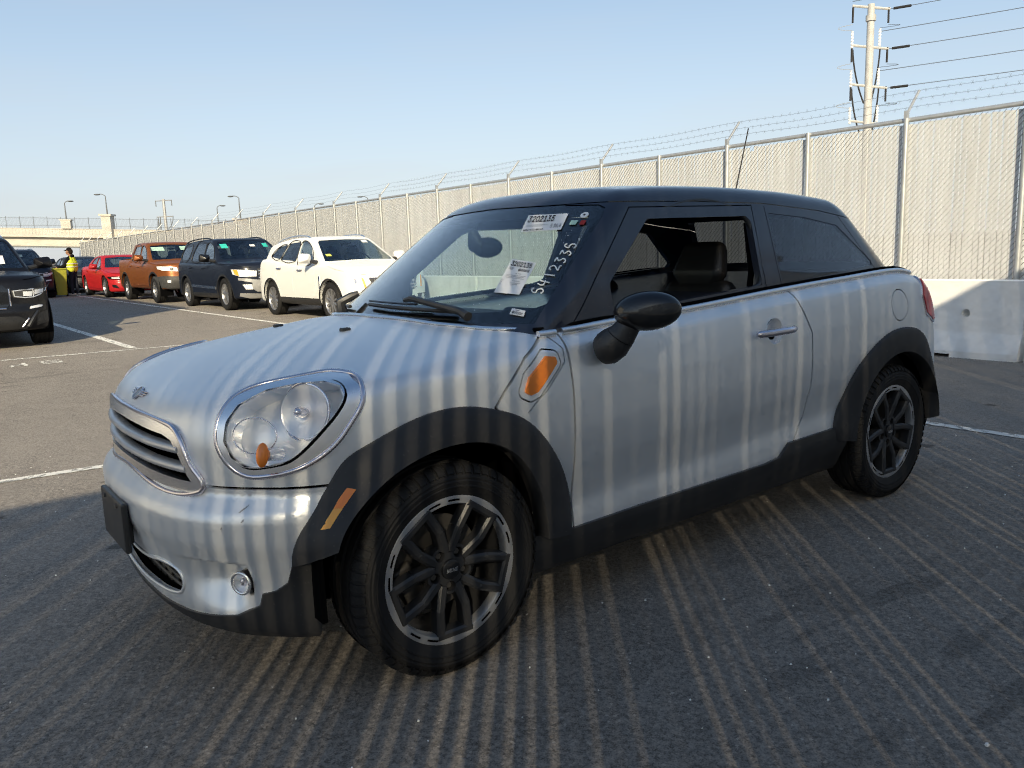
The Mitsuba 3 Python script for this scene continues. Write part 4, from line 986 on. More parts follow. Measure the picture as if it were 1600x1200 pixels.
    for y in yy:
        x = np.interp(abs(y), [0, .08, .2, .39, .59, .70, .735], [1.082, 1.079, 1.068, 1.047, .962, .868, .836]); 
        cw.append((x, y, zsurf(fL0, x, y, .8, 1.2) + .006))
    add('cowl_strip', P(tube(smooth_path(cw[::3], 80), .010, 8, flat=((0, 0, 1), .6)), 'satin_chrome', 60))
    cwp = np.array(cw)
    cow = [np.vstack([cwp - [.012, 0, .002], ])]
    V = np.vstack([cwp - [.008, 0, .001], cwp * [1, .97, 1] - [.10, 0, .004]]); n = len(cwp)
    add('cowl_panel', P(trimesh.Trimesh(V, [q for i in range(n - 1) for q in ((i, i + 1, n + i + 1), (i, n + i + 1, n + i))], process=False), 'deep_black'))
    # mirror
    for s in (1, -1):
        Mr = numbered(CAR + '__door_mirror'); fl = np.array([1, s, 1])
        cc = np.array([.588, .985, 1.070]) if s > 0 else np.array([.47, .885, 1.085])      # the far one is folded in
        E_ = trimesh.creation.icosphere(subdivisions=4); V = E_.vertices.copy()
        V = V * [.068, .112, .065]; V[:, 1] = V[:, 1]; 
        back = V[:, 0] < -.02; V[back, 0] = -.02 + (V[back, 0] + .02) * .25
        a = math.radians(36 if s > 0 else 72); R_ = np.array([[math.cos(a), -math.sin(a), 0], [math.sin(a), math.cos(a), 0], [0, 0, 1]]); V = V @ R_.T
        a = math.radians(5); R_ = np.array([[1, 0, 0], [0, math.cos(a), -math.sin(a)], [0, math.sin(a), math.cos(a)]]); V = V @ R_.T
        V = (V + cc) * fl
        put(Mr + '__cap', P(trimesh.Trimesh(V, E_.faces if s > 0 else E_.faces[:, ::-1], process=False), 'gloss_black', True))
        st = [(.655, .845, .938), (.652, .862, .945), (.645, .89, .965), (.632, .915, .992), (.62, .93, 1.02), (.61, .95, 1.048)]
        if s < 0: st = [(.655, .825, .950), (.64, .835, .96), (.61, .845, .985), (.58, .855, 1.01), (.55, .862, 1.035), (.52, .868, 1.06)]
        add_r = [.052, .058, .057, .046, .040, .036]
        put(Mr + '__stalk', P(tube(np.array(st) * fl, add_r, 20), 'trim_black', 50))
        if s > 0: put(Mr + '__stalk_ring', P(tube(np.array([(.637, .908, .985), (.6365, .909, .9865)]) * fl, [.0495, .0495], 24), 'deep_black', 40))
    # door handles
    for s in (1, -1):
        fl = np.array([1, s, 1]); hp = smooth_path([(-.185, .856, .912), (-.23, .874, .914), (-.31, .882, .916), (-.39, .876, .916), (-.435, .856, .915)], 24)
        add('door_handle', P(tube(hp * fl, [.008] + [.0145] * 22 + [.010], 12), 'chrome', 60))
        M = m3.Manifold.sphere(.056, 40).scale([1, .45, 1]).translate([-.325, ysurf(fL0, -.325, .912) + .004, .912])
        V, F = arr((M ^ m3.Manifold.cube([2, 2, 2], True).translate([0, 1 + .845 - .021 - .0, .9])) if False else M)
        cup = trimesh.Trimesh(V, F, process=False)
        keep = cup.triangles_center[:, 1] < ysurf(fL0, -.325, .912) - .0005
        cupm = trimesh.Trimesh(cup.vertices * fl, cup.faces[keep], process=False)
        add('handle_recess', P(cupm, 'silver_paint', 60))
    # roof aerial, washer jets, wipers
    ant = np.array([-1.147, 0, zsurf(fG, -1.147, 0, 1.2, 1.7)])
    add('aerial', P(tube([ant, ant + [-.012, 0, .06]], [.016, .007], 10), 'trim_black', 40)); add('aerial__rod', P(tube([ant + [-.012, 0, .05], ant + [-.118, 0, .385]], [.0042, .0035], 6), 'trim_black', 40))
    for y, x in ((.2, 1.291), (-.324, 1.33)):
        z = zsurf(fL0, x, y, .8, 1.2); add('washer_jet', P(hullbox((x - .018, y - .013, z - .004), (x + .018, y + .013, z + .010), .005), 'trim_black', 30))
    def glass(y, z, l=0.0):
        q = np.array([xsurf(fG, y, z, .2, 1.3), y, z]); return q + normals(fG, q[None])[0] * l
    W_ = numbered(CAR + '__wiper')
    put(W_ + '__blade', P(tube([glass(y, z, .014) for y, z in zip(np.linspace(-.17, .40, 12), np.linspace(1.072, 1.062, 12))], .008, 6), 'trim_black', 40))
    put(W_ + '__spoiler', P(tube([glass(y, z, .026) for y, z in zip(np.linspace(-.16, .20, 8), np.linspace(1.077, 1.074, 8))], .008, 6, flat=((0, 0, 1), .5)), 'trim_black', 40))
    put(W_ + '__arm', P(tube([glass(.10, 1.088, .024), glass(.16, 1.086, .036), glass(.33, 1.064, .040), glass(.45, 1.050, .034), glass(.50, 1.036, .03)], [.009, .013, .012, .014, .018], 8), 'trim_black', 40))
    W2 = numbered(CAR + '__wiper')
    put(W2 + '__arm', P(tube([glass(-.40, 1.095, .03), glass(-.41, 1.075, .04), glass(-.43, 1.045, .05), (.99, -.44, 1.035)], [.012, .018, .022, .026], 8), 'trim_black', 40))
    put(W2 + '__blade', P(tube([glass(y, z, .012) for y, z in zip(np.linspace(-.58, -.40, 8), np.linspace(1.05, 1.055, 8))], .008, 6), 'trim_black', 40))
    # ---------------- inside
    add('dashboard', P(m3.Manifold.batch_hull([m3.Manifold.sphere(.05, 16).translate(q) for q in ((.92, -.62, .90), (.92, .62, .90), (.90, -.60, .985), (.90, .60, .985), (.52, -.64, .985), (.52, .64, .985), (.42, -.64, .90), (.42, .64, .90), (.45, -.64, .70), (.45, .64, .70))]), 'interior', 40))
    add('dash_pod', P(m3.Manifold.batch_hull([m3.Manifold.sphere(.03, 14).translate(q) for q in ((.45, .22, .99), (.45, .52, .99), (.60, .25, 1.03), (.60, .49, 1.03), (.70, .3, .98), (.70, .44, .98))]), 'interior', 40))
    def seat(cx, cy, wd, rear=False):
        S_ = numbered(CAR + '__seat'); b = m3.Manifold.batch_hull; sp = lambda x, y, z, r: m3.Manifold.sphere(r, 16).translate([x, y, z])
        w = wd / 2 - .06
        put(S_ + '__cushion', P(b([sp(cx + .25, cy + q, .56, .06) for q in (-w, w)] + [sp(cx - .25, cy + q, .53, .07) for q in (-w, w)]), 'seat_leather', 40))
        put(S_ + '__backrest', P(b([sp(cx - .24, cy + q, .58, .07) for q in (-w, w)] + [sp(cx - .36, cy + q, .90, .065) for q in (-w, w)] + [sp(cx - .42, cy + q * .72, 1.06, .055) for q in (-w, w)]), 'seat_leather', 40))
        if not rear:
            put(S_ + '__headrest', P(b([sp(cx - .415, cy + q, 1.15, .045) for q in (-.10, .10)] + [sp(cx - .45, cy + q, 1.245, .042) for q in (-.075, .075)] + [sp(cx - .42, cy + q, 1.11, .04) for q in (-.07, .07)]), 'seat_leather', True))
    seat(0.0, .37, .50); seat(0.0, -.37, .50); seat(-.78, .31, .50, True); seat(-.78, -.31, .50, True)
    SW = trimesh.creation.torus(.175, .016, 40, 12)
    T_ = trimesh.transformations.rotation_matrix(math.radians(65), [0, 1, 0]); SW.apply_transform(T_); SW.apply_translation((.33, .37, .93))
    add('steering_wheel', P(SW, 'interior', True)); add('steering_wheel__hub', P(ellipsoid((.335, .37, .93), (.03, .07, .06), 2), 'interior', True))
    add('steering_wheel__spoke', P(tube([(.33, .21, .93), (.335, .37, .925), (.33, .53, .93)], .014, 6), 'interior', 40))
    add('cabin_floor', P(boxm((-1.7, -.7, .32), (.9, .7, .34)), 'deep_black'))
    add('parcel_shelf', P(boxm((-1.62, -.62, .98), (-1.20, .62, 1.0)), 'interior'))
    for s in (1, -1): add('door_trim', P(boxm((-1.6, .715 if s > 0 else -.745, .36), (.75, .745 if s > 0 else -.715, 1.02)), 'interior'))
    mq = glass(0, 1.36, -.03)
    add('inner_mirror', P(ellipsoid(mq + [-.06, .01, -.04], (.025, .105, .043), 3), 'interior', True)); add('inner_mirror__mount', P(m3.Manifold.batch_hull([m3.Manifold.sphere(.022, 12).translate((mq + [-.02, -.03, .02]).tolist()), m3.Manifold.sphere(.03, 12).translate((mq + [-.04, -.05, -.03]).tolist()), m3.Manifold.sphere(.02, 12).translate((mq + [-.05, .0, -.05]).tolist())]), 'interior', 40))
    for s in (1, -1): add('seat_belt', P(tube([np.array(q) * [1, s, 1] for q in ((-.47, .585, 1.36), (-.46, .62, 1.15), (-.40, .64, .95), (-.30, .64, .60))], .024, 6, flat=((0, 1, 0), .12)), 'black_cloth', 40))
    # ---------------- wheels
    ws = wheel_shapes('loop', .328, .232, .205)
    tm = meshkit.text_mesh('MINI', .0115, .0006, True); b_ = tm.bounds; tm.apply_translation(-(b_[0] + b_[1]) / 2)
    V = tm.vertices; V = np.stack([-V[:, 0] - .18 * V[:, 1], np.full(len(V), .205 / 2 * .80 + .0012) + V[:, 2], V[:, 1]], 1)
    ws['hub_lettering'] = P(trimesh.Trimesh(V, tm.faces, process=False), 'rim_machined')
    for x in (1.298, -1.298):
        for s in (1, -1):
            put_wheel(CAR, ws, I, x, .757 * s, .328, s)
    # ---------------- stickers and marker number on the windscreen (on the glass)
    def frame(y, z):
        o = glass(y, z); n = normals(fG, o[None])[0]; return o, n
    def slip(name, lab, quad, items, cat='sticker', mat='paper'):
        """sheet on the glass: quad = corners as seen, top left, top right, bottom right, bottom left, each (y, z)"""
        q = [glass(y, z, .0022) for y, z in quad]
        k = numbered(name); tag(k, lab, cat)
        n = normals(fG, np.array(q).mean(0)[None])[0]
        V = np.array([c for c in q] + [c - n * .0010 for c in q]); F = [(0, 2, 1), (0, 3, 2), (4, 5, 6), (4, 6, 7)] + [t for i in range(4) for t in ((i, (i+1) % 4, 4+(i+1) % 4), (i, 4+(i+1) % 4, 4+i))]
        put(k + '__sheet', P(trimesh.Trimesh(V, F, process=False), mat))
        tl, tr, br, bl = q
        def at(u, v, h): return (tl * (1-u) * (1-v) + tr * u * (1-v) + br * u * v + bl * (1-u) * v) + n * h
        for it in items:
            if it[0] == 'text':
                _, txt, u0, v0, u1, v1, mt = it
                m = meshkit.text_mesh(txt, 1.0, .01, True); V = m.vertices; lo, hi = V.min(0), V.max(0); V = (V - lo) / (hi - lo)
                W = np.array([at(u0 + (u1-u0)*a, v1 - (v1-v0)*b, .0006 + .0008*c) for a, b, c in V])
                put(k + '__lettering', P(trimesh.Trimesh(W, m.faces, process=False), mt))
            else:
                _, u0, v0, u1, v1, mt = it
                V = np.array([at(u0, v0, .0007), at(u1, v0, .0007), at(u1, v1, .0007), at(u0, v1, .0007)])
                put(k + '__print', P(trimesh.Trimesh(V, [(0, 2, 1), (0, 3, 2)], process=False), mt))
        return k
    r = np.random.default_rng(5)
    bars = lambda u0, u1, v0, v1, n: [('bar', u0 + (u1-u0)*(i + .0)/n, v0, u0 + (u1-u0)*(i + r.uniform(.3, .75))/n, v1, 'ink') for i in range(n)]
    slip('price_sheet', 'white sheet with a large printed number at the top of the windscreen', [(.270, 1.414), (.456, 1.411), (.492, 1.350), (.318, 1.348)],
         [('text', '3202135', .06, .08, .72, .46, 'ink')] + bars(.05, .55, .86, .97, 14) + [('bar', .07, .62, .62, .645, 'ink_grey'), ('bar', .07, .70, .50, .72, 'ink_grey'), ('text', '5 96.4', .70, .62, .96, .86, 'ink_grey')])
    slip('price_sheet', 'white sheet with a printed number low in the middle of the windscreen', [(.406, 1.248), (.525, 1.232), (.578, 1.126), (.471, 1.134)],
         [('text', '3202135', .08, .05, .92, .20, 'ink'), ('text', 'DLR', .08, .24, .26, .31, 'ink_grey')] + bars(.48, .92, .25, .33, 12) +
         [('bar', a, v, b, v + .014, 'ink_grey') for v, a, b in ((.40, .42, .68), (.46, .10, .90), (.50, .10, .86), (.54, .14, .88), (.62, .45, .80), (.68, .42, .82), (.72, .42, .74), (.62, .02, .12), (.68, .02, .10), (.74, .02, .09))])
    slip('barcode_label', 'small white barcode label at the foot of the windscreen', [(.600, 1.083), (.655, 1.075), (.667, 1.057), (.610, 1.065)], bars(.10, .90, .42, .85, 14) + [('bar', .3, .15, .6, .28, 'ink_grey')])
    slip('green_sticker', 'small pale green sticker beside the upper white sheet', [(.497, 1.384), (.527, 1.382), (.532, 1.366), (.506, 1.367)], [], 'sticker', 'green_tag')
    slip('red_sticker', 'small dull red sticker near the upper edge of the windscreen', [(.540, 1.382), (.560, 1.380), (.566, 1.364), (.546, 1.366)], [], 'sticker', 'red_tag')
    # pick-up disc sticker
    o, n = frame(.530, 1.402); uu = np.cross([0, 0, 1.0], n); uu /= np.linalg.norm(uu); vv = np.cross(n, uu)
    k = numbered('round_sticker'); tag(k, 'small round white sticker with a dark centre in the top corner of the windscreen', 'sticker')
    put(k + '__disc', P(tube([o - n * .001, o + n * .002], .0165, 24), 'paper', 30)); put(k + '__centre', P(tube([o + n * .002, o + n * .0028], .005, 10), 'ink', 30))
    # hand-written number, white paint marker
    strokes = {'5': [[(.75, 1), (.2, .97), (.15, .58), (.55, .62), (.78, .36), (.6, .05), (.1, .08)]], '4': [[(.25, 1), (.12, .45), (.85, .5)], [(.72, .95), (.6, 0)]], '1': [[(.5, 1), (.5, 0)]],
               '2': [[(.1, .75), (.4, 1), (.75, .8), (.5, .4), (.1, .05), (.5, .12), (.9, .02)]], '3': [[(.15, .95), (.75, .9), (.35, .58), (.75, .4), (.65, .1), (.1, .06)]], '.': [[(.2, .1), (.5, .25)]]}
    a0, a1 = np.array([.634, 1.128]), np.array([.588, 1.318])       # foot of the number to its head, (y, z) on the glass
    o0, o1 = glass(*a0), glass(*a1); dv = (o1 - o0); Ln = np.linalg.norm(dv); dv /= Ln
    ms = []
    txt = '5412335.'; cw_ = Ln / 7.6
    for i, ch in enumerate(txt):
        for st_ in strokes[ch]:
            pts = []
            for a, b in st_:
                base = o0 + dv * (i + .08 + .8 * a) * cw_; nb = normals(fG, base[None])[0]; across = np.cross(dv, nb)
                across = across if across[1] < 0 else -across
                q = base + across * (b - .5) * .043
                x = xsurf(fG, q[1], q[2], .2, 1.3); pts.append((x, q[1], q[2]))
            pts = smooth_path(pts, 14) if len(pts) > 2 else np.array(pts)
            nn = normals(fG, pts)
            ms.append(tube(pts + nn * .0012, .0026, 5))
    rs = np.random.default_rng(9); ds = []
    for _ in range(90):
        y_, z_ = rs.uniform(.42, .66), rs.uniform(1.05, 1.40)
        if abs(y_) > .72 - .36 * (z_ - 1.03): continue
        q = glass(y_, z_); nq = normals(fG, q[None])[0]; rd = rs.uniform(.0007, .0017); ds.append(tube([q + nq * .0003, q + nq * .0010], rd, 6))
    kd = add('windscreen__dried_spot', P(join(ds), 'paper')); tag(kd, kind='stuff')
    for (y_, z_, l_) in ((.640, .590, .020), (.655, .566, .010), (.610, .545, .007)):
        q = [np.array([xsurf(fB, y_ + t * l_ * .4, z_ + t * l_, 1.5, 2.3) + .0006, y_ + t * l_ * .4, z_ + t * l_]) for t in (0, .35, .7, 1)]
        add('front_bumper__scrape', P(tube(q, [.0012, .0022, .0016, .0008], 5), 'ink_grey', 40))
    k = numbered('marker_number'); tag(k, 'hand-written white number running up the side of the windscreen', 'writing')
    put(k, P(join(ms), 'paint_marker', 40))
silver_car()
# ------------------------------------------------------------------ the other vehicles
def other_car(name, lab, s, cx, cy, yaw, paint_, cat='car', group=None):
    CAR = numbered(name); tag(CAR, lab, cat, group)
    XF = T4().translate([cx, cy, gz(cy)]).rotate([0, 0, 1], yaw)
    add = lambda part, shape: put(CAR + '__' + part, shape, XF) if shape is not None else None
    w, zb, xf, xr = s['w'], s['zb'], s['xf'], s['xr']
    belt, top = spl(*s['belt']), spl(*s['top'])
    Pw = spl((xf + .3, .92 * w), (xf - .35, .97 * w), (xf - 1.0, .995 * w), (0, w), (xr + .8, .995 * w), (xr + .2, .96 * w), (xr - .2, .88 * w))
    Sd = spl((-.4, -.3), (0, -.07), (.1, -.025), (.25, -.006), (.45, 0), (.62, -.004), (.75, -.012), (.9, -.035), (1, -.075), (1.12, -.2), (2, -1.2))
    pl = spl((0, 0), (.35, .02), (.6, .075), (.75, .15), (.86, .27), (.93, .42), (.98, .65), (1.02, 1.0), (1.3, 3.5))
    nz, tz = spl(*s['nose']), spl(*s['tail'])
    ar = s.get('flare', .02); fx, bx, R = s['wb'] / 2, -s['wb'] / 2, s['R']
    def fL(x, y, z):
        ay = np.abs(y); b = belt(x)
        bulge = ar * (np.exp(-((x - fx) ** 2 + (z - R * 1.15) ** 2) / .16) + np.exp(-((x - bx) ** 2 + (z - R * 1.15) ** 2) / .18))
        A = ay - Pw(x) - Sd((z - zb) / (b - zb)) - bulge
        B = z - top(x) + s.get('drop', .05) * (ay / w) ** 2.4
        f = smax(A, B, .07)
        f = smax(f, (x - xf + pl(ay / w) * s.get('pf', 1) - nz(z)) * .9, .08)
        f = smax(f, (-x + xr + .6 * pl(ay / w) - tz(z)) * .9, .08)
        return smax(f, zb - z, .05)
    roof = spl(*s['roof']); yb, ts = s['gside']; wx, wz, wk, wc = s['ws']; rx, rz_, rk, rc = s['rw']
    gp = spl(*s.get('gplan', [(wx, .0), (0, 0), (rx, -.05), (rx - .6, -.12)]))
    def fG(x, y, z):
        ay = np.abs(y)
        f = smax((ay - yb - gp(x) + ts * (z - belt(x))) * .95, z - roof(x) + .05 * (ay / yb) ** 3, .07)
        f = smax(f, (x - wx + wk * (z - wz) + wc * ay * ay) / math.hypot(1, wk), .05)
        f = smax(f, (-x + rx - rk * (rz_ - z) + rc * ay * ay) / math.hypot(1, rk), .06)
        return np.maximum(f, belt(x) - .06 - z)
    LO, HI = (xr - .15, -w - .12, zb - .08), (xf + .15, w + .12, s['ztop'] + .1)
    st = s.get('step', .032)
    Lo, Li, Lp = mf(nets(fL, LO, HI, st)), mf(nets(fL, LO, HI, st * 1.4, -.03)), mf(nets(fL, LO, HI, st, .008))
    GLO, GHI = (xr - .2, -yb - .2, zb + .2), (wx + .3, yb + .2, s['H'] + .1)
    Go, Gi, Gs = mf(nets(fG, GLO, GHI, st)), mf(nets(fG, GLO, GHI, st * 1.3, -.035)), mf(nets(fG, GLO, GHI, st, -.006))
    a = np.linspace(0, math.pi, 26); ra = R + s.get('arch', .055)
    arc = lambda c, r: Polygon([(c + r * math.cos(t), R + r * math.sin(t)) for t in a] + [(c - r, -.3), (c + r, -.3)])
    arches = both(prism(union_all([arc(fx, ra), arc(bx, ra)]), 'y', w - .36, w + .3))
    body = (Lo - arches) - prism(sbox(s['cab'][0], -yb + .10, s['cab'][1], yb - .10), 'z', zb + .15, 3)
    if 'bed' in s: body = body - prism(sbox(s['bed'][0], -w + .13, s['bed'][1], w - .13), 'z', .75, 3)
    seams = [LineString(l).buffer(.005) for l in s['seams']]
    if seams: body = body - (both(prism(union_all(seams), 'y', w - .4, w + .2)) - Li)
    add('body', shaped(body, fL, paint_, [0], tol=4e-3))
    ws_ = Polygon(s['wsp']); ws_ = union_all([ws_, affinity.scale(ws_, -1, 1, origin=(0, 0))]); wsM = prism(ws_, 'x', s.get('wsx', -.2), xf)
    rwM = prism(union_all([Polygon(s['rwp']), affinity.scale(Polygon(s['rwp']), -1, 1, origin=(0, 0))]), 'x', xr - .5, rx + .75 if 'rwx' not in s else s['rwx'])
    wins = [Polygon(g).buffer(-.02).buffer(.02) for g in s['win']]
    holes = m3.Manifold.batch_boolean([wsM, rwM] + [both(prism(g, 'y', yb - .45, yb + .3)) for g in wins], m3.OpType.Add)
    add('cabin', shaped(((Go - Gi) ^ m3.Manifold.cube([9, 4, 3]).translate([-5, -2, zb + .5])) - holes, fG, s.get('roofm', paint_), [0, -.035], tol=4e-3))
    gl = s.get('glass', 'far_glass')
    add('windscreen', shaped(Gs ^ wsM, fG, gl, [-.006], True, tol=4e-3))
    add('rear_window', shaped(Gs ^ rwM, fG, gl, [-.006], True, tol=4e-3))
    for i, g in enumerate(wins):
        for sd in (1, -1):
            M = prism(g, 'y', yb - .45, yb + .3) if sd > 0 else prism(g, 'y', -yb - .3, -yb + .45)
            add('side_window', shaped(Gs ^ M, fG, gl if i == 0 else s.get('glass2', 'privacy'), [-.006], True, tol=4e-3))
            p = np.array(g.exterior.simplify(.004).coords)[:-1]
            pts = np.array([(x, sd * (ysurf(fG, x, z) + .003), z) for x, z in p])
            add('window_trim', P(tube(smooth_path(pts, 50, True), .010, 5, True), s.get('wtrim', 'trim_black'), 40))
    for q in (fx, bx):
        Lr = prism(arc(q, ra + .03).difference(arc(q, ra - .0)).intersection(sbox(-9, .2, 9, 3)), 'y', w - .40, w - .04)
        for M in (Lr, Lr.mirror([0, 1, 0])): add('wheel_arch_liner', P(M, 'deep_black'))
    add('floor_pan', P(hullbox((xr + .25, -w + .3, zb - .02), (xf - .3, w - .3, zb + .1), .03), 'deep_black'))
    add('cabin_floor', P(boxm((s['cab'][0], -yb + .1, zb + .12), (s['cab'][1], yb - .1, zb + .16)), 'deep_black'))
    bz0 = belt(0.0); b = m3.Manifold.batch_hull; sp = lambda x, y, z, r: m3.Manifold.sphere(r, 10).translate([float(x), float(y), float(z)])
    for rx_ in s['rows']:
        for y_ in (.40, -.40):
            k = numbered(CAR + '__seat'); 
            put(k + '__backrest', P(b([sp(rx_ + .12, y_ + q, bz0 - .45, .08) for q in (-.18, .18)] + [sp(rx_ - .08, y_ + q, bz0 + .10, .07) for q in (-.14, .14)]), 'seat_leather', 40), XF)
            put(k + '__headrest', P(b([sp(rx_ - .09, y_ + q, bz0 + .18, .05) for q in (-.09, .09)] + [sp(rx_ - .10, y_ + q, bz0 + .28, .045) for q in (-.07, .07)]), 'seat_leather', True), XF)
    add('dashboard', P(b([sp(x, y, z, .05) for y in (-yb + .15, yb - .15) for x, z in ((wx - .12, wz - .14), (wx - .55, wz - .06), (wx - .65, wz - .35))]), 'interior', 40))
    tw = trimesh.creation.torus(.18, .016, 20, 8); tw.apply_transform(trimesh.transformations.rotation_matrix(1.13, [0, 1, 0])); tw.apply_translation((wx - .80, .40, wz - .02)); add('steering_wheel', P(tw, 'interior', True))
    # raised or inset panels on the front: (part, material, polygon in y-z of the left half, both sides?, offset)
    levels = {}
    def lev(o):
        if o not in levels: levels[o] = mf(nets(lambda x, y, z: np.maximum(fL(x, y, z), xf - 1.05 - x), (xf - 1.2, LO[1], LO[2]), HI, st, o))
        return levels[o]
    for part, mat, g, two, off in s['front']:
        g = Polygon(g).buffer(-.008).buffer(.008) if len(g) > 2 else g
        for sd in ((1, -1) if two else (1,)):
            gg = g if sd > 0 else affinity.scale(g, -1, 1, origin=(0, 0))
            if not two: gg = union_all([g, affinity.scale(g, -1, 1, origin=(0, 0))])
            add(part, shaped((lev(off) - Li) ^ prism(gg, 'x', xf - .95, xf + .2), fL, mat, [off, -.03], tol=4e-3))
    for part, mat, pts, r_, fl_ in s.get('bars', []):
        for sd in (1, -1) if pts[0][0] > .001 else (1,):
            q = [(xsurf(fL, y, z, 0, xf + .3) + .012, y * sd, z) for y, z in pts]
            add(part, P(tube(q, r_, 6, flat=((1, 0, 0), .7)) , mat, 40))
    # parts on the flanks: (part, material, polygon x-z, offset)
    for part, mat, g, off in s.get('side', []):
        Lx = mf(nets(fL, LO, HI, st, off))
        for sd in (1, -1):
            M = prism(Polygon(g), 'y', w - .4, w + .2) if sd > 0 else prism(Polygon(g), 'y', -w - .2, -w + .4)
            add(part, shaped(((Lx - Li) ^ M) - arches, fL, mat, [off, -.03], tol=4e-3))
    if 'cladr' in s:
        Lx = mf(nets(fL, LO, HI, st, .014))
        for q in (fx, bx):
            g = arc(q, ra + s['cladr']).difference(arc(q, ra)).intersection(sbox(-9, zb - .02, 9, 3))
            for sd in (1, -1):
                M = prism(g, 'y', w - .34, w + .2) if sd > 0 else prism(g, 'y', -w - .2, -w + .34)
                add('arch_cladding', shaped((Lx - Li) ^ M, fL, s.get('cladm', 'trim_black'), [.014, -.03], tol=4e-3))
    for x, z in s['handles']:
        for sd in (1, -1):
            y = ysurf(fL, x, z); add('door_handle', P(tube([(x + .10, sd * y, z), (x + .07, sd * (y + .035), z), (x - .07, sd * (y + .035), z), (x - .10, sd * y, z)], .014, 6), s.get('handm', paint_), 40))
    mx, mz = s['mirror']
    for sd in (1, -1):
        k = numbered(CAR + '__door_mirror'); y = yb + .02; fl = np.array([1, sd, 1])
        v, f_ = arr(m3.Manifold.batch_hull([m3.Manifold.sphere(.05, 12).translate(q) for q in ((mx - .02, y + .13, mz), (mx - .02, y + .31, mz + .01), (mx - .02, y + .13, mz + .09), (mx - .02, y + .29, mz + .10))] + [m3.Manifold.sphere(.03, 10).translate((mx + .07, y + .2, mz + .04))]))
        put(k + '__cap', P(trimesh.Trimesh(v * fl, f_ if sd > 0 else f_[:, ::-1], process=False), s.get('mirm', paint_), 40), XF)
        put(k + '__stalk', P(tube(np.array([(mx + .02, y - .04, mz - .04), (mx, y + .12, mz)]) * fl, [.045, .035], 8), 'trim_black', 40), XF)
    if 'rails' in s:
        x0, x1, yr, m_ = s['rails']
        for sd in (1, -1):
            zz = [zsurf(fG, x, yr, 1, 2.2) for x in np.linspace(x0, x1, 12)]; up = np.sin(np.linspace(0, math.pi, 12)) ** .35 * .045
            add('roof_rail', P(tube([(x, sd * yr, z + u) for x, z, u in zip(np.linspace(x0, x1, 12), zz, up)], .018, 6), m_, 40))
    if 'aerial' in s:
        x, h = s['aerial']; z = zsurf(fG, x, 0, 1, 2.2); add('aerial', P(tube([(x, 0, z), (x - .25 * h, 0, z + h)], .005, 5), 'trim_black'))
    zt_ = zsurf(fG, 0, 0, 1, 2.2)
    q = np.array([wx - wk * .36 - .16, 0, wz + .36]); add('inner_mirror', P(ellipsoid(q, (.02, .11, .04), 2), 'interior', True))
    wh = wheel_shapes(s['wheel'], R, s['rim'], s['tw'])
    for x in (fx, bx):
        for sd in (1, -1): put_wheel(CAR, wh, XF, x, (w - s['tw'] / 2 - .012) * sd, R, sd)
    for it in s.get('tags', []):
        y, z, dy, dz, mat = it; q = []
        for a_, b_ in ((0, 0), (dy, 0), (dy, dz), (0, dz)):
            yy, zz = y + a_, z + b_; q.append((xsurf(fG, yy, zz, -.4, xf) + .004, yy, zz))
        k = numbered('window_sticker'); sl = it[4]
        put(k, P(trimesh.Trimesh(np.array(q + [(a - .002, b, c) for a, b, c in q]), [(0, 1, 2), (0, 2, 3), (4, 6, 5), (4, 7, 6)], process=False), sl), XF)
        tag(k, s['taglab'].pop(0), 'sticker')
    return CAR, XF, fL, fG

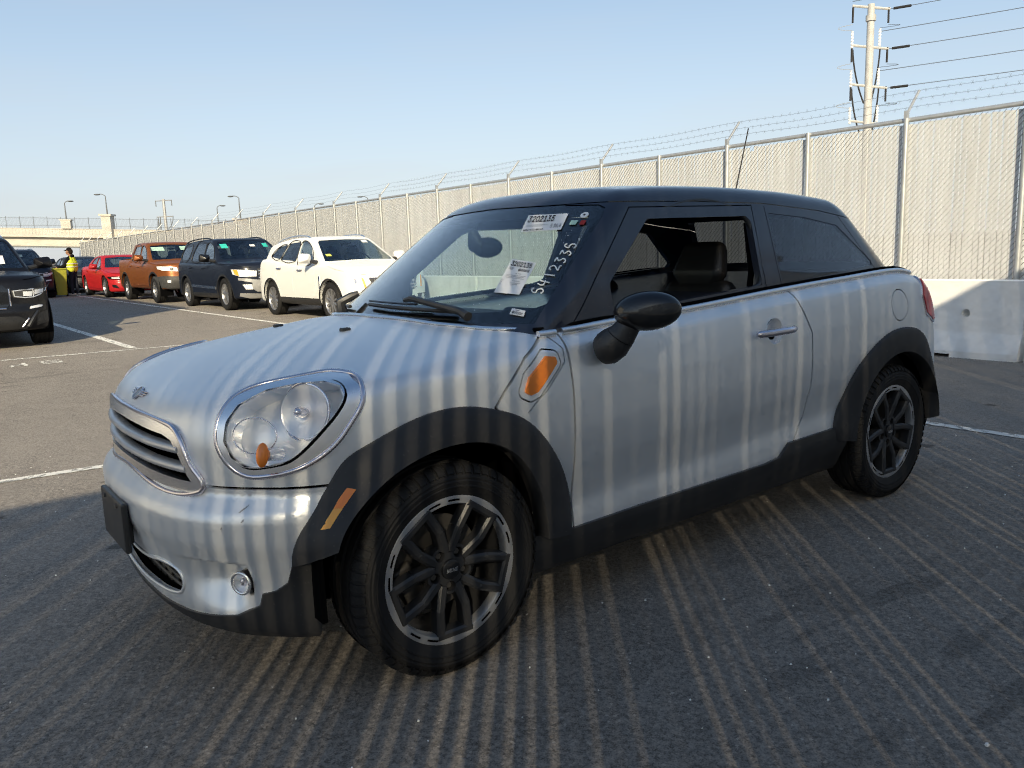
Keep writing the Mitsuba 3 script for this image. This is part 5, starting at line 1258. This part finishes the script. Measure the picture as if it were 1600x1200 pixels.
U = dict
SUV = U(step=.034)
srx = U(w=.945, zb=.28, xf=2.33, xr=-2.42, wb=2.807, R=.368, rim=.255, tw=.235, H=1.66, ztop=1.25, drop=.06,
    belt=[(2.6, 1.0), (1.4, 1.09), (.9, 1.10), (0, 1.13), (-1.0, 1.19), (-1.9, 1.26), (-2.5, 1.22)],
    top=[(2.6, .84), (2.33, .98), (2.15, 1.03), (1.8, 1.08), (1.2, 1.14), (.9, 1.13), (.5, 1.11), (0, 1.13), (-1, 1.19), (-1.9, 1.26), (-2.3, 1.2), (-2.6, 1.1)],
    nose=[(.1, -.14), (.3, -.06), (.45, 0), (.6, 0), (.75, -.03), (.9, -.06), (1.0, -.12), (1.2, -.4)], tail=[(.1, -.2), (.4, 0), (.8, 0), (1.1, -.08), (1.3, -.3)],
    roof=[(1.2, 1.5), (.5, 1.585), (.1, 1.64), (-.4, 1.655), (-1.0, 1.63), (-1.6, 1.56), (-2.2, 1.45), (-2.7, 1.3)], gside=(.845, .36), ws=(1.14, 1.13, 1.75, .28), rw=(-2.0, 1.5, .75, .45),
    cab=(-2.0, .85), seams=[[(.86, .35), (.80, .8), (.74, 1.12)], [(-.22, .35), (-.26, 1.16)], [(-1.02, .75), (-1.22, 1.2)], [(-1.02, .75), (-.92, .4)], [(.86, .34), (-.92, .36)], [(2.6, .80), (1.95, .93), (1.3, 1.05)]],
    wsp=[(0, 1.16), (.70, 1.14), (.76, 1.15), (.60, 1.52), (.55, 1.56), (0, 1.575)], wsx=-.1, rwp=[(0, 1.28), (.56, 1.28), (.45, 1.52), (0, 1.53)], 
    win=[[(.60, 1.13), (-.18, 1.15), (-.14, 1.55), (.02, 1.565), (.30, 1.46)], [(-.26, 1.16), (-.22, 1.555), (-.75, 1.53), (-1.05, 1.20)], [(-1.10, 1.21), (-.84, 1.52), (-1.25, 1.47), (-1.62, 1.27)]],
    glass='far_glass', rows=(0.0, -1.0), handles=[(.10, .98), (-.95, 1.02)], handm='chrome', mirror=(.72, 1.16), rails=(.1, -1.6, .62, 'satin_chrome'), aerial=(-.9, .30),
    front=[('headlight', 'lamp_white', [(.56, .60), (.74, .575), (.83, .70), (.86, 1.02), (.80, 1.0), (.70, .86), (.60, .80)], True, .010), ('headlight__indicator', 'amber_light', [(.58, .60), (.62, .60), (.66, .84), (.62, .80)], True, .014),
           ('headlight__projector', 'chrome', [(.70, .72), (.76, .72), (.76, .80), (.70, .80)], True, .016),
           ('grille', 'dark_plastic', [(0, .52), (.42, .56), (.52, .80), (0, .80)], False, .006), ('fog_light_panel', 'dark_plastic', [(.52, .36), (.82, .40), (.84, .47), (.50, .47)], True, .006), ('fog_light', 'lamp_white', [(.62, .385), (.69, .385), (.70, .45), (.62, .45)], True, .014), ('lower_grille', 'dark_plastic', [(0, .32), (.45, .34), (.42, .44), (0, .44)], False, .004)],
    bars=[('grille__bar', 'chrome', [(y, z) for y in np.linspace(-.48, .48, 13)], .014, 1) for z in (.60, .66, .73)] + [('grille__surround', 'chrome', [(y, .805) for y in np.linspace(-.52, .52, 13)], .014, 1)] + [('grille__post', 'chrome', [(y, z) for z in np.linspace(.56, .79, 6)], .010, 1) for y in (.12, .28, .42)],
    side=[('sill_cladding', 'trim_black', [(1.0, .2), (1.0, .42), (-1.0, .42), (-1.0, .2)], .012), ('fender_vent', 'satin_chrome', [(1.0, .62), (1.04, .62), (1.02, .86), (.97, .86)], .012)],
    cladr=.028, wheel=(10, 'rim_silver', .034, False), tags=[(-.66, 1.24, .10, .045, 'yellow_mark'), (.35, 1.50, .15, .05, 'paper')], taglab=['yellow-green marks at the passenger side corner of the white vehicle windscreen', 'white slip at the top of the white vehicle windscreen'])
explorer = U(w=.985, zb=.28, xf=2.41, xr=-2.52, wb=2.866, R=.385, rim=.255, tw=.245, H=1.78, ztop=1.3, drop=.05,
    belt=[(2.6, 1.08), (1.2, 1.17), (.5, 1.175), (-1, 1.19), (-2.2, 1.22), (-2.7, 1.2)],
    top=[(2.6, 1.0), (2.40, 1.10), (2.1, 1.15), (1.6, 1.18), (1.1, 1.21), (.8, 1.2), (0, 1.18), (-2.2, 1.22), (-2.7, 1.18)],
    nose=[(.1, -.2), (.3, -.10), (.45, -.02), (.6, 0), (.9, -.02), (1.05, -.06), (1.2, -.25)], tail=[(.1, -.2), (.4, 0), (1.0, -.02), (1.3, -.2)],
    roof=[(1.2, 1.6), (.5, 1.70), (.1, 1.745), (-.5, 1.765), (-1.4, 1.745), (-2.2, 1.69), (-2.8, 1.6)], gside=(.895, .36), ws=(1.08, 1.18, 1.5, .22), rw=(-2.30, 1.6, .42, .30),
    cab=(-2.3, .8), seams=[[(.90, .36), (.86, 1.17)], [(-.16, .36), (-.18, 1.18)], [(-1.0, .8), (-1.18, 1.2)], [(-1.0, .8), (-.92, .4)], [(.9, .36), (-.92, .38)], [(2.6, .92), (2.0, 1.08), (1.2, 1.12)]],
    wsp=[(0, 1.24), (.72, 1.215), (.80, 1.23), (.66, 1.62), (.62, 1.66), (0, 1.69)], wsx=-.1, rwp=[(0, 1.3), (.62, 1.3), (.55, 1.6), (0, 1.62)],
    win=[[(.64, 1.20), (-.12, 1.21), (-.10, 1.64), (.10, 1.645), (.36, 1.55)], [(-.22, 1.21), (-.20, 1.645), (-.95, 1.63), (-1.16, 1.22)], [(-1.42, 1.24), (-1.28, 1.61), (-2.02, 1.56), (-2.14, 1.36), (-2.08, 1.25)]],
    glass='far_glass', rows=(0.0, -.95), handles=[(.02, 1.02), (-1.0, 1.04)], mirror=(.70, 1.22), rails=(.0, -2.1, .66, 'trim_black'),
    front=[('headlight', 'lamp_white', [(.50, .80), (.82, .80), (.92, .86), (.93, .98), (.80, .965), (.48, .93)], True, .010), ('headlight__indicator', 'amber_light', [(.84, .81), (.90, .86), (.915, .97), (.86, .965)], True, .014), ('headlight__projector', 'satin_chrome', [(.58, .82), (.66, .82), (.66, .91), (.58, .91)], True, .016),
           ('grille', 'dark_plastic', [(0, .70), (.44, .72), (.46, .98), (0, 1.0)], False, .006), ('bumper_panel', 'silver_plastic', [(0, .40), (.50, .44), (.62, .52), (.60, .66), (.86, .72), (.86, .78), (.46, .72), (0, .68)], False, .012),
           ('fog_light', 'lamp_white', [(.60, .50), (.74, .50), (.80, .62), (.62, .62)], True, .014), ('lower_grille', 'dark_plastic', [(0, .46), (.42, .48), (.40, .56), (0, .56)], False, .018), ('skid_panel', 'silver_plastic', [(0, .27), (.6, .27), (.84, .34), (.84, .42), (.55, .40), (0, .36)], False, .014)],
    bars=[('grille__bar', 'satin_chrome', [(y, z) for y in np.linspace(-.45, .45, 11)], .016, 1) for z in (.77, .85, .93)],
    side=[('sill_cladding', 'trim_black', [(1.0, .2), (1.0, .40), (-1.0, .40), (-1.0, .2)], .012), ('door_moulding', 'satin_chrome', [(.86, .50), (.86, .56), (-.95, .60), (-.95, .54)], .014)],
    cladr=.045, wheel=(5, 'rim_silver', .05, True), mirm='gloss_black', tags=[(-.62, 1.50, .16, .11, 'teal_tag'), (.46, 1.51, .14, .10, 'teal_tag'), (.10, 1.53, .14, .05, 'paper')],
    taglab=['teal sticker on the passenger side of the dark vehicle windscreen', 'teal sticker on the driver side of the dark vehicle windscreen', 'pale slip at the middle of the dark vehicle windscreen'])
ranger = U(w=.925, zb=.40, xf=2.55, xr=-2.82, wb=3.221, R=.39, rim=.23, tw=.255, H=1.82, ztop=1.35, drop=.05,
    belt=[(2.8, 1.10), (1.4, 1.20), (.7, 1.20), (-1.0, 1.24), (-1.2, 1.30), (-2.9, 1.33)],
    top=[(2.7, 1.02), (2.5, 1.12), (2.2, 1.17), (1.6, 1.21), (1.1, 1.23), (.8, 1.2), (-1.0, 1.24), (-1.2, 1.30), (-2.9, 1.33)],
    nose=[(.3, -.2), (.45, -.04), (.65, 0), (.72, -.02), (.9, -.05), (1.1, -.09), (1.25, -.3)], tail=[(.2, -.2), (.5, 0), (1.3, 0), (1.4, -.1)], flare=.03,
    roof=[(1.3, 1.6), (.5, 1.74), (.1, 1.79), (-.4, 1.805), (-1.0, 1.78), (-1.4, 1.72)], gside=(.83, .30), ws=(1.16, 1.22, 1.5, .2), rw=(-1.12, 1.6, .25, .05),
    gplan=[(1.2, 0), (-1.2, -.01), (-1.6, -.02)], cab=(-1.15, .9), bed=(-2.70, -1.30), seams=[[(.98, .48), (.94, 1.19)], [(-.12, .48), (-.12, 1.21)], [(-.90, .8), (-1.06, 1.24)], [(-.9, .8), (-.84, .5)], [(.98, .48), (-.84, .5)], [(-1.22, .5), (-1.22, 1.4)], [(2.6, .95), (2.1, 1.10), (1.2, 1.16)]],
    wsp=[(0, 1.27), (.66, 1.25), (.72, 1.26), (.62, 1.64), (.58, 1.68), (0, 1.71)], wsx=-.1, rwp=[(0, 1.32), (.62, 1.32), (.55, 1.66), (0, 1.67)], rwx=-.8,
    win=[[(.72, 1.235), (-.07, 1.245), (-.05, 1.68), (.14, 1.685), (.42, 1.58)], [(-.17, 1.245), (-.15, 1.685), (-.80, 1.66), (-.98, 1.26)]],
    glass='far_glass', glass2='far_glass', rows=(0.05, -.80), handles=[(.03, 1.06), (-.88, 1.09)], mirror=(.80, 1.27), aerial=(.1, .16),
    front=[('headlight', 'lamp_white', [(.44, .90), (.80, .93), (.88, .98), (.88, 1.06), (.70, 1.05), (.46, 1.02)], True, .010), ('headlight__projector', 'trim_black', [(.56, .93), (.64, .93), (.64, 1.0), (.56, 1.0)], True, .016),
           ('grille', 'dark_plastic', [(0, .84), (.36, .86), (.42, .94), (.36, 1.05), (0, 1.07)], False, .010), ('bumper', 'dark_plastic', [(0, .38), (.6, .38), (.9, .46), (.92, .76), (.8, .78), (.40, .76), (0, .78)], False, .016),
           ('skid_plate', 'silver_plastic', [(0, .45), (.36, .45), (.44, .58), (0, .62)], False, .030), ('fog_light', 'lamp_white', [(.66, .58), (.74, .58), (.74, .66), (.66, .66)], True, .026)],
    bars=[('grille__bar', 'satin_chrome', [(y, .955) for y in np.linspace(-.36, .36, 11)], .026, 1)] + [('grille__surround', 'satin_chrome', [(.385 * math.cos(t), .955 + .105 * math.sin(t)) for t in np.linspace(-1.5, 1.5, 12)], .015, 1)],
    side=[], cladr=.045, cladm='trim_black', wheel=(6, 'rim_silver', .05, False), arch=.085, tags=[(-.60, 1.52, .34, .12, 'green_tag'), (.22, 1.53, .34, .12, 'green_tag')], taglab=['pale green slip on the passenger side of the pickup windscreen', 'pale green slip on the driver side of the pickup windscreen'])
charger = U(w=.945, zb=.19, xf=2.42, xr=-2.62, wb=3.052, R=.36, rim=.255, tw=.245, H=1.49, ztop=1.15, drop=.05,
    belt=[(2.7, .84), (1.4, .96), (.7, .98), (-.5, 1.01), (-1.3, 1.06), (-2.2, 1.08), (-2.8, 1.04)],
    top=[(2.7, .70), (2.40, .80), (2.1, .86), (1.6, .93), (1.1, .99), (.8, 1.0), (-.5, 1.02), (-1.3, 1.07), (-2.2, 1.10), (-2.5, 1.08), (-2.8, 1.0)],
    nose=[(.05, -.2), (.2, -.06), (.35, 0), (.5, -.01), (.6, -.04), (.7, -.02), (.8, -.10), (1.0, -.4)], tail=[(.1, -.2), (.4, 0), (.9, 0), (1.1, -.1)],
    roof=[(1.2, 1.2), (.5, 1.36), (.1, 1.445), (-.3, 1.475), (-.8, 1.45), (-1.4, 1.33), (-2.2, 1.1)], gside=(.80, .42), ws=(1.10, .99, 2.15, .35), rw=(-1.55, 1.3, 1.9, .3),
    cab=(-1.5, .75), seams=[[(.98, .3), (.92, .97)], [(-.20, .3), (-.24, 1.0)], [(-1.0, .7), (-1.26, 1.04)], [(-1.0, .7), (-.95, .3)], [(.98, .3), (-.95, .3)], [(2.6, .74), (1.9, .85), (1.1, .95)]],
    wsp=[(0, 1.03), (.64, 1.02), (.70, 1.03), (.54, 1.34), (.50, 1.37), (0, 1.395)], wsx=-.3, rwp=[(0, 1.12), (.56, 1.12), (.46, 1.32), (0, 1.33)], rwx=-.6,
    win=[[(.52, 1.0), (-.18, 1.02), (-.14, 1.39), (.0, 1.39), (.26, 1.25)], [(-.26, 1.03), (-.22, 1.39), (-.72, 1.36), (-1.18, 1.10), (-1.12, 1.07)]],
    glass='far_glass', rows=(-.05, -.95), handles=[(-.02, .90), (-1.02, .93)], mirror=(.62, 1.02),
    front=[('headlight_band', 'gloss_black', [(0, .58), (.50, .59), (.86, .62), (.90, .71), (.80, .72), (.45, .70), (0, .70)], False, .006), ('headlight', 'lamp_white', [(.58, .62), (.80, .645), (.82, .69), (.60, .68)], True, .012),
           ('lower_grille', 'gloss_black', [(0, .24), (.46, .26), (.56, .40), (0, .38)], False, .006), ('bumper_vent', 'gloss_black', [(.62, .30), (.80, .34), (.82, .44), (.70, .42)], True, .006)],
    side=[], wheel=(5, 'rim_silver', .05, True))
x7 = U(w=.995, zb=.27, xf=2.44, xr=-2.70, wb=3.105, R=.39, rim=.275, tw=.275, H=1.82, ztop=1.35, drop=.06, step=.028,
    belt=[(2.7, 1.0), (1.4, 1.15), (.8, 1.18), (-1, 1.20), (-2.2, 1.23), (-2.8, 1.2)],
    top=[(2.7, .95), (2.44, 1.06), (2.25, 1.12), (1.8, 1.165), (1.2, 1.20), (.9, 1.2), (-1, 1.21), (-2.2, 1.24), (-2.8, 1.2)],
    nose=[(.1, -.16), (.28, -.05), (.42, .0), (.55, 0), (.7, -.03), (.85, -.03), (1.0, -.06), (1.1, -.14), (1.25, -.4)], tail=[(.1, -.2), (.4, 0), (1.0, -.02), (1.3, -.2)],
    roof=[(1.2, 1.6), (.5, 1.72), (.1, 1.775), (-.5, 1.80), (-1.4, 1.78), (-2.2, 1.72), (-2.8, 1.64)], gside=(.87, .36), ws=(1.20, 1.20, 1.45, .24), rw=(-2.3, 1.6, .4, .3),
    cab=(-2.4, .9), seams=[[(1.0, .36), (.95, 1.17)], [(-.16, .36), (-.18, 1.2)], [(-1.05, .8), (-1.2, 1.2)], [(2.6, .98), (2.1, 1.08), (1.3, 1.13)]],
    wsp=[(0, 1.25), (.72, 1.225), (.79, 1.24), (.64, 1.65), (.60, 1.69), (0, 1.72)], wsx=-.1, rwp=[(0, 1.3), (.62, 1.3), (.55, 1.62), (0, 1.64)],
    win=[[(.72, 1.21), (-.12, 1.23), (-.10, 1.68), (.12, 1.685), (.42, 1.58)], [(-.22, 1.23), (-.20, 1.68), (-1.0, 1.66), (-1.18, 1.24)], [(-1.30, 1.25), (-1.15, 1.65), (-2.1, 1.58), (-2.2, 1.28)]],
    glass='far_glass', rows=(0.0, -.95), handles=[(.02, 1.03), (-1.0, 1.05)], mirror=(.78, 1.25), rails=(.0, -2.1, .64, 'satin_chrome'),
    front=[('headlight', 'dark_plastic', [(.42, .79), (.66, .765), (.80, .80), (.93, .875), (.95, .91), (.88, .915), (.40, .895)], True, .006), ('headlight__bulb', 'lamp_white', [(.56, .80), (.68, .795), (.70, .865), (.56, .87)], True, .014), ('headlight__bulb', 'lamp_white', [(.72, .815), (.86, .845), (.87, .897), (.73, .888)], True, .014), ('headlight__bar', 'lamp_white', [(.43, .81), (.55, .80), (.55, .815), (.43, .825)], True, .012), ('headlight__bar', 'lamp_white', [(.43, .86), (.88, .895), (.88, .905), (.43, .875)], True, .012),
           ('kidney_grille', 'gloss_black', [(.03, .62), (.30, .62), (.37, .70), (.37, .90), (.30, .98), (.05, .98)], True, .012), ('bumper_intake', 'trim_black', [(0, .30), (.56, .30), (.62, .40), (.46, .50), (0, .52)], False, .006), ('corner_intake', 'trim_black', [(.70, .34), (.90, .38), (.90, .56), (.72, .52)], True, .006), ('fog_light', 'lamp_white', [(.62, .60), (.80, .62), (.84, .645), (.78, .655), (.64, .64)], True, .014)],
    bars=[('headlight__frame', 'lamp_silver', [(.43, .885), (.44, .80), (.58, .775), (.70, .778), (.80, .81), (.91, .875), (.93, .905), (.70, .900), (.43, .885)], .009, 1), ('headlight__frame', 'lamp_silver', [(.70, .785), (.715, .84), (.70, .895)], .007, 1), ('kidney_grille__surround', 'chrome', [(.37, z) for z in np.linspace(.66, .92, 6)], .014, 1), ('kidney_grille__surround', 'chrome', [(y, .625) for y in np.linspace(.06, .31, 5)], .012, 1), ('kidney_grille__bar', 'gloss_black', [(.2, z) for z in np.linspace(.66, .92, 6)], .010, 1), ('bumper_blade', 'chrome', [(.50, .33), (.55, .40), (.60, .46)], .014, 1), ('bumper_blade', 'gloss_black', [(.58, .33), (.66, .46), (.74, .56)], .03, 1)],
    side=[('sill_cladding', 'trim_black', [(1.0, .2), (1.0, .40), (-1.0, .40), (-1.0, .2)], .012)], cladr=.03, wheel=(10, 'rim_black', .04, False), 
    tags=[(.22, 1.545, .24, .055, 'paper'), (.36, 1.30, .17, .14, 'paper')], taglab=['long white slip high on the black vehicle windscreen', 'square white sheet low on the black vehicle windscreen'])
other_car('white_crossover', 'white crossover with black sills and chrome wheels, nearest in the row along the fence', srx, -5.06, -13.15, 91.2, 'white_paint')
other_car('dark_crossover', 'dark blue sport utility vehicle with silver lower bumper and two teal windscreen stickers', explorer, -4.83, -18.55, 91.2, 'blue_black_paint')
other_car('pickup_truck', 'orange crew cab pickup truck between the red saloon and the dark sport utility vehicle', ranger, -4.52, -24.2, 91.0, 'orange_paint', 'pickup truck')
other_car('red_saloon', 'red four-door saloon parked behind the orange pickup truck', charger, -4.33, -30.0, 91.0, 'red_paint')
other_car('black_crossover', 'black sport utility vehicle cut by the picture edge, with white sheets in its windscreen', x7, 1.52, -13.97, 90.6, 'black_paint')
dk = dict(x7); dk.update(tags=[], taglab=[], step=.045)
other_car('navy_crossover', 'dark navy sport utility vehicle behind the black one, beside the yellow-green bin', dk, -1.27, -32.7, 90.5, 'navy_paint')
sd = dict(charger); sd.update(step=.05)
other_car('dark_saloon', 'dark saloon standing behind the worker in the yellow vest', sd, -4.05, -36.2, 91.0, 'grey_paint')
other_car('dark_saloon', 'dark saloon of which only roof and windscreen show above the yellow-green bin', sd, -2.15, -38.8, 90.5, 'navy_paint')
# ------------------------------------------------------------------ the worker and the bin
def worker():
    px, py = -3.02, -31.7
    k = 'person'; tag(k, 'person in dark clothes, cap and yellow vest leaning a hand on the yellow-green bin', 'person')
    # local frame: x towards the bin (picture left), y towards the viewer
    ex = np.array([0.80, -0.60, 0.0]); ey = np.array([0.60, 0.80, 0.0]); o = np.array([px, py, gz(py)])
    W = lambda q: o + ex * q[0] + ey * q[1] + np.array([0, 0, q[2]])
    def limb(js, seg=10):
        out = []
        for (a, ra), (b, rb) in zip(js[:-1], js[1:]):
            out.append(m3.Manifold.batch_hull([m3.Manifold.sphere(ra, seg).translate(W(a).tolist()), m3.Manifold.sphere(rb, seg).translate(W(b).tolist())]))
        return out
    def fuse(ms, n=6, L=.03):
        M = m3.Manifold.batch_boolean(ms, m3.OpType.Add).refine_to_length(L); V, F = arr(M); t = trimesh.Trimesh(V, F); trimesh.smoothing.filter_taubin(t, iterations=n); return t
    neck, head = (.03, 0, 1.47), (.075, 0, 1.62)
    skin = limb([(neck, .055), ((.06, 0, 1.55), .055)]) + limb([((.06, 0, 1.585), .075), ((.075, 0, 1.655), .088), ((.06, 0, 1.70), .08)])
    skin += limb([((.135, .0, 1.575), .038), ((.15, 0, 1.60), .03)]) + limb([((.155, 0, 1.635), .014), ((.178, 0, 1.61), .014)])
    skin += limb([((.06, .085, 1.62), .02), ((.055, .088, 1.65), .02)]) + limb([((.06, -.085, 1.62), .02), ((.055, -.088, 1.65), .02)])
    hands = []
    for hx, hy, hz in ((.52, .10, 1.03), (.50, -.14, 1.03)):
        hands += limb([((hx - .04, hy, hz + .02), .03), ((hx + .03, hy, hz + .01), .036), ((hx + .06, hy, hz), .03)])
        for i, l in enumerate((.07, .085, .08, .06)):
            y = hy - .033 + .022 * i
            hands += limb([((hx + .05, y, hz), .0115), ((hx + .05 + l * .6, y, hz - .005), .0105), ((hx + .05 + l, y, hz - .03), .009)], 8)
        hands += limb([((hx, hy + .03, hz), .013), ((hx + .04, hy + .06, hz - .01), .011), ((hx + .065, hy + .062, hz - .025), .009)], 8)
    put(k + '__body', P(fuse(skin + hands, 3, .02), 'skin', True))
    torso = limb([((.0, .10, 1.0), .12), ((0, .11, 1.2), .13), ((.02, .13, 1.38), .09)]) + limb([((.0, -.10, 1.0), .12), ((0, -.11, 1.2), .13), ((.02, -.13, 1.38), .09)]) + limb([((0, 0, .98), .13), ((.0, 0, 1.25), .14), ((.02, 0, 1.42), .10)])
    arms = limb([((.02, .19, 1.37), .075), ((.16, .22, 1.14), .058), ((.46, .11, 1.06), .045)]) + limb([((.02, -.19, 1.37), .075), ((.18, -.22, 1.16), .058), ((.45, -.14, 1.06), .045)])
    put(k + '__jacket', P(fuse(torso + arms), 'black_cloth', True))
    put(k + '__collar', P(fuse(limb([((-.03, -.07, 1.46), .05), ((-.06, 0, 1.50), .055), ((-.03, .07, 1.46), .05)])), 'black_cloth', True))
    vest = limb([((.0, .105, .99), .135), ((0, .115, 1.2), .146), ((.01, .115, 1.37), .100)]) + limb([((.0, -.105, .99), .135), ((0, -.115, 1.2), .146), ((.01, -.115, 1.37), .100)]) + limb([((0, 0, .98), .145), ((0, 0, 1.22), .155), ((.0, 0, 1.36), .115)])
    vt = fuse(vest); put(k + '__vest', P(vt, 'hi_vis', True))
    def band(z):
        s = vt.section(plane_origin=[0, 0, gz(py) + z], plane_normal=[0, 0, 1]); p = max(s.discrete, key=len); c = p.mean(0)
        return tube(c + (p[:-1][::2] - c) * 1.015, .02, 6, True)
    put(k + '__vest__stripe', P(join([band(1.08), band(1.20)]), 'reflective', 40)); tag(k + '__vest__stripe', kind='stuff')
    legs = []
    for s, fx_ in ((1, .03), (-1, -.05)):
        legs += limb([((0, .085 * s, .93), .105), ((.03 + fx_, .09 * s, .50), .075), ((fx_, .10 * s, .10), .058)])
    legs += limb([((0, .06, .95), .12), ((0, -.06, .95), .12)])
    put(k + '__trousers', P(fuse(legs), 'denim', True))
    for s, fx_ in ((1, .03), (-1, -.05)):
        put(k + '__shoe', P(fuse(limb([((fx_ - .04, .10 * s, .05), .05), ((fx_ + .07, .105 * s, .045), .048), ((fx_ + .17, .11 * s, .035), .036)]), 3, .02), 'shoe', True))
    put(k + '__hair', P(fuse(limb([((.0, 0, 1.62), .085), ((.0, 0, 1.68), .085)]), 3), 'hair', True))
    put(k + '__cap', P(fuse(limb([((.055, 0, 1.705), .094), ((.04, 0, 1.725), .088)]) + limb([((.13, -.05, 1.70), .02), ((.215, -.04, 1.685), .012), ((.215, .04, 1.685), .012), ((.13, .05, 1.70), .02)]), 3, .02), 'black_cloth', True))
worker()
def wheelie_bin(x, y):
    k = 'wheeled_bin'; tag(k, 'tall yellow-green wheeled bin in front of the worker', 'bin'); g = gz(y)
    M = m3.Manifold.batch_hull([hullbox((x - .17, y - .22, g + .05), (x + .17, y + .22, g + .12), .03), hullbox((x - .225, y - .28, g + .93), (x + .225, y + .28, g + .98), .03)])
    put(k + '__bin_body', P(M, 'bin_plastic', 40))
    put(k + '__lid', P(hullbox((x - .235, y - .31, g + .985), (x + .235, y + .31, g + 1.05), .025), 'bin_plastic', 40))
    put(k + '__handle', P(tube([(x - .25, y - .30, g + .98), (x - .25, y - .36, g + .97), (x + .25, y - .36, g + .97), (x + .25, y - .30, g + .98)], .018, 8), 'bin_plastic', 40))
    for s in (-1, 1): put(k + '__wheel', P(tube([(x + s * .20, y - .20, g + .11), (x + s * .25, y - .20, g + .11)], .11, 20), 'tyre', 40))
wheelie_bin(-2.52, -31.5)
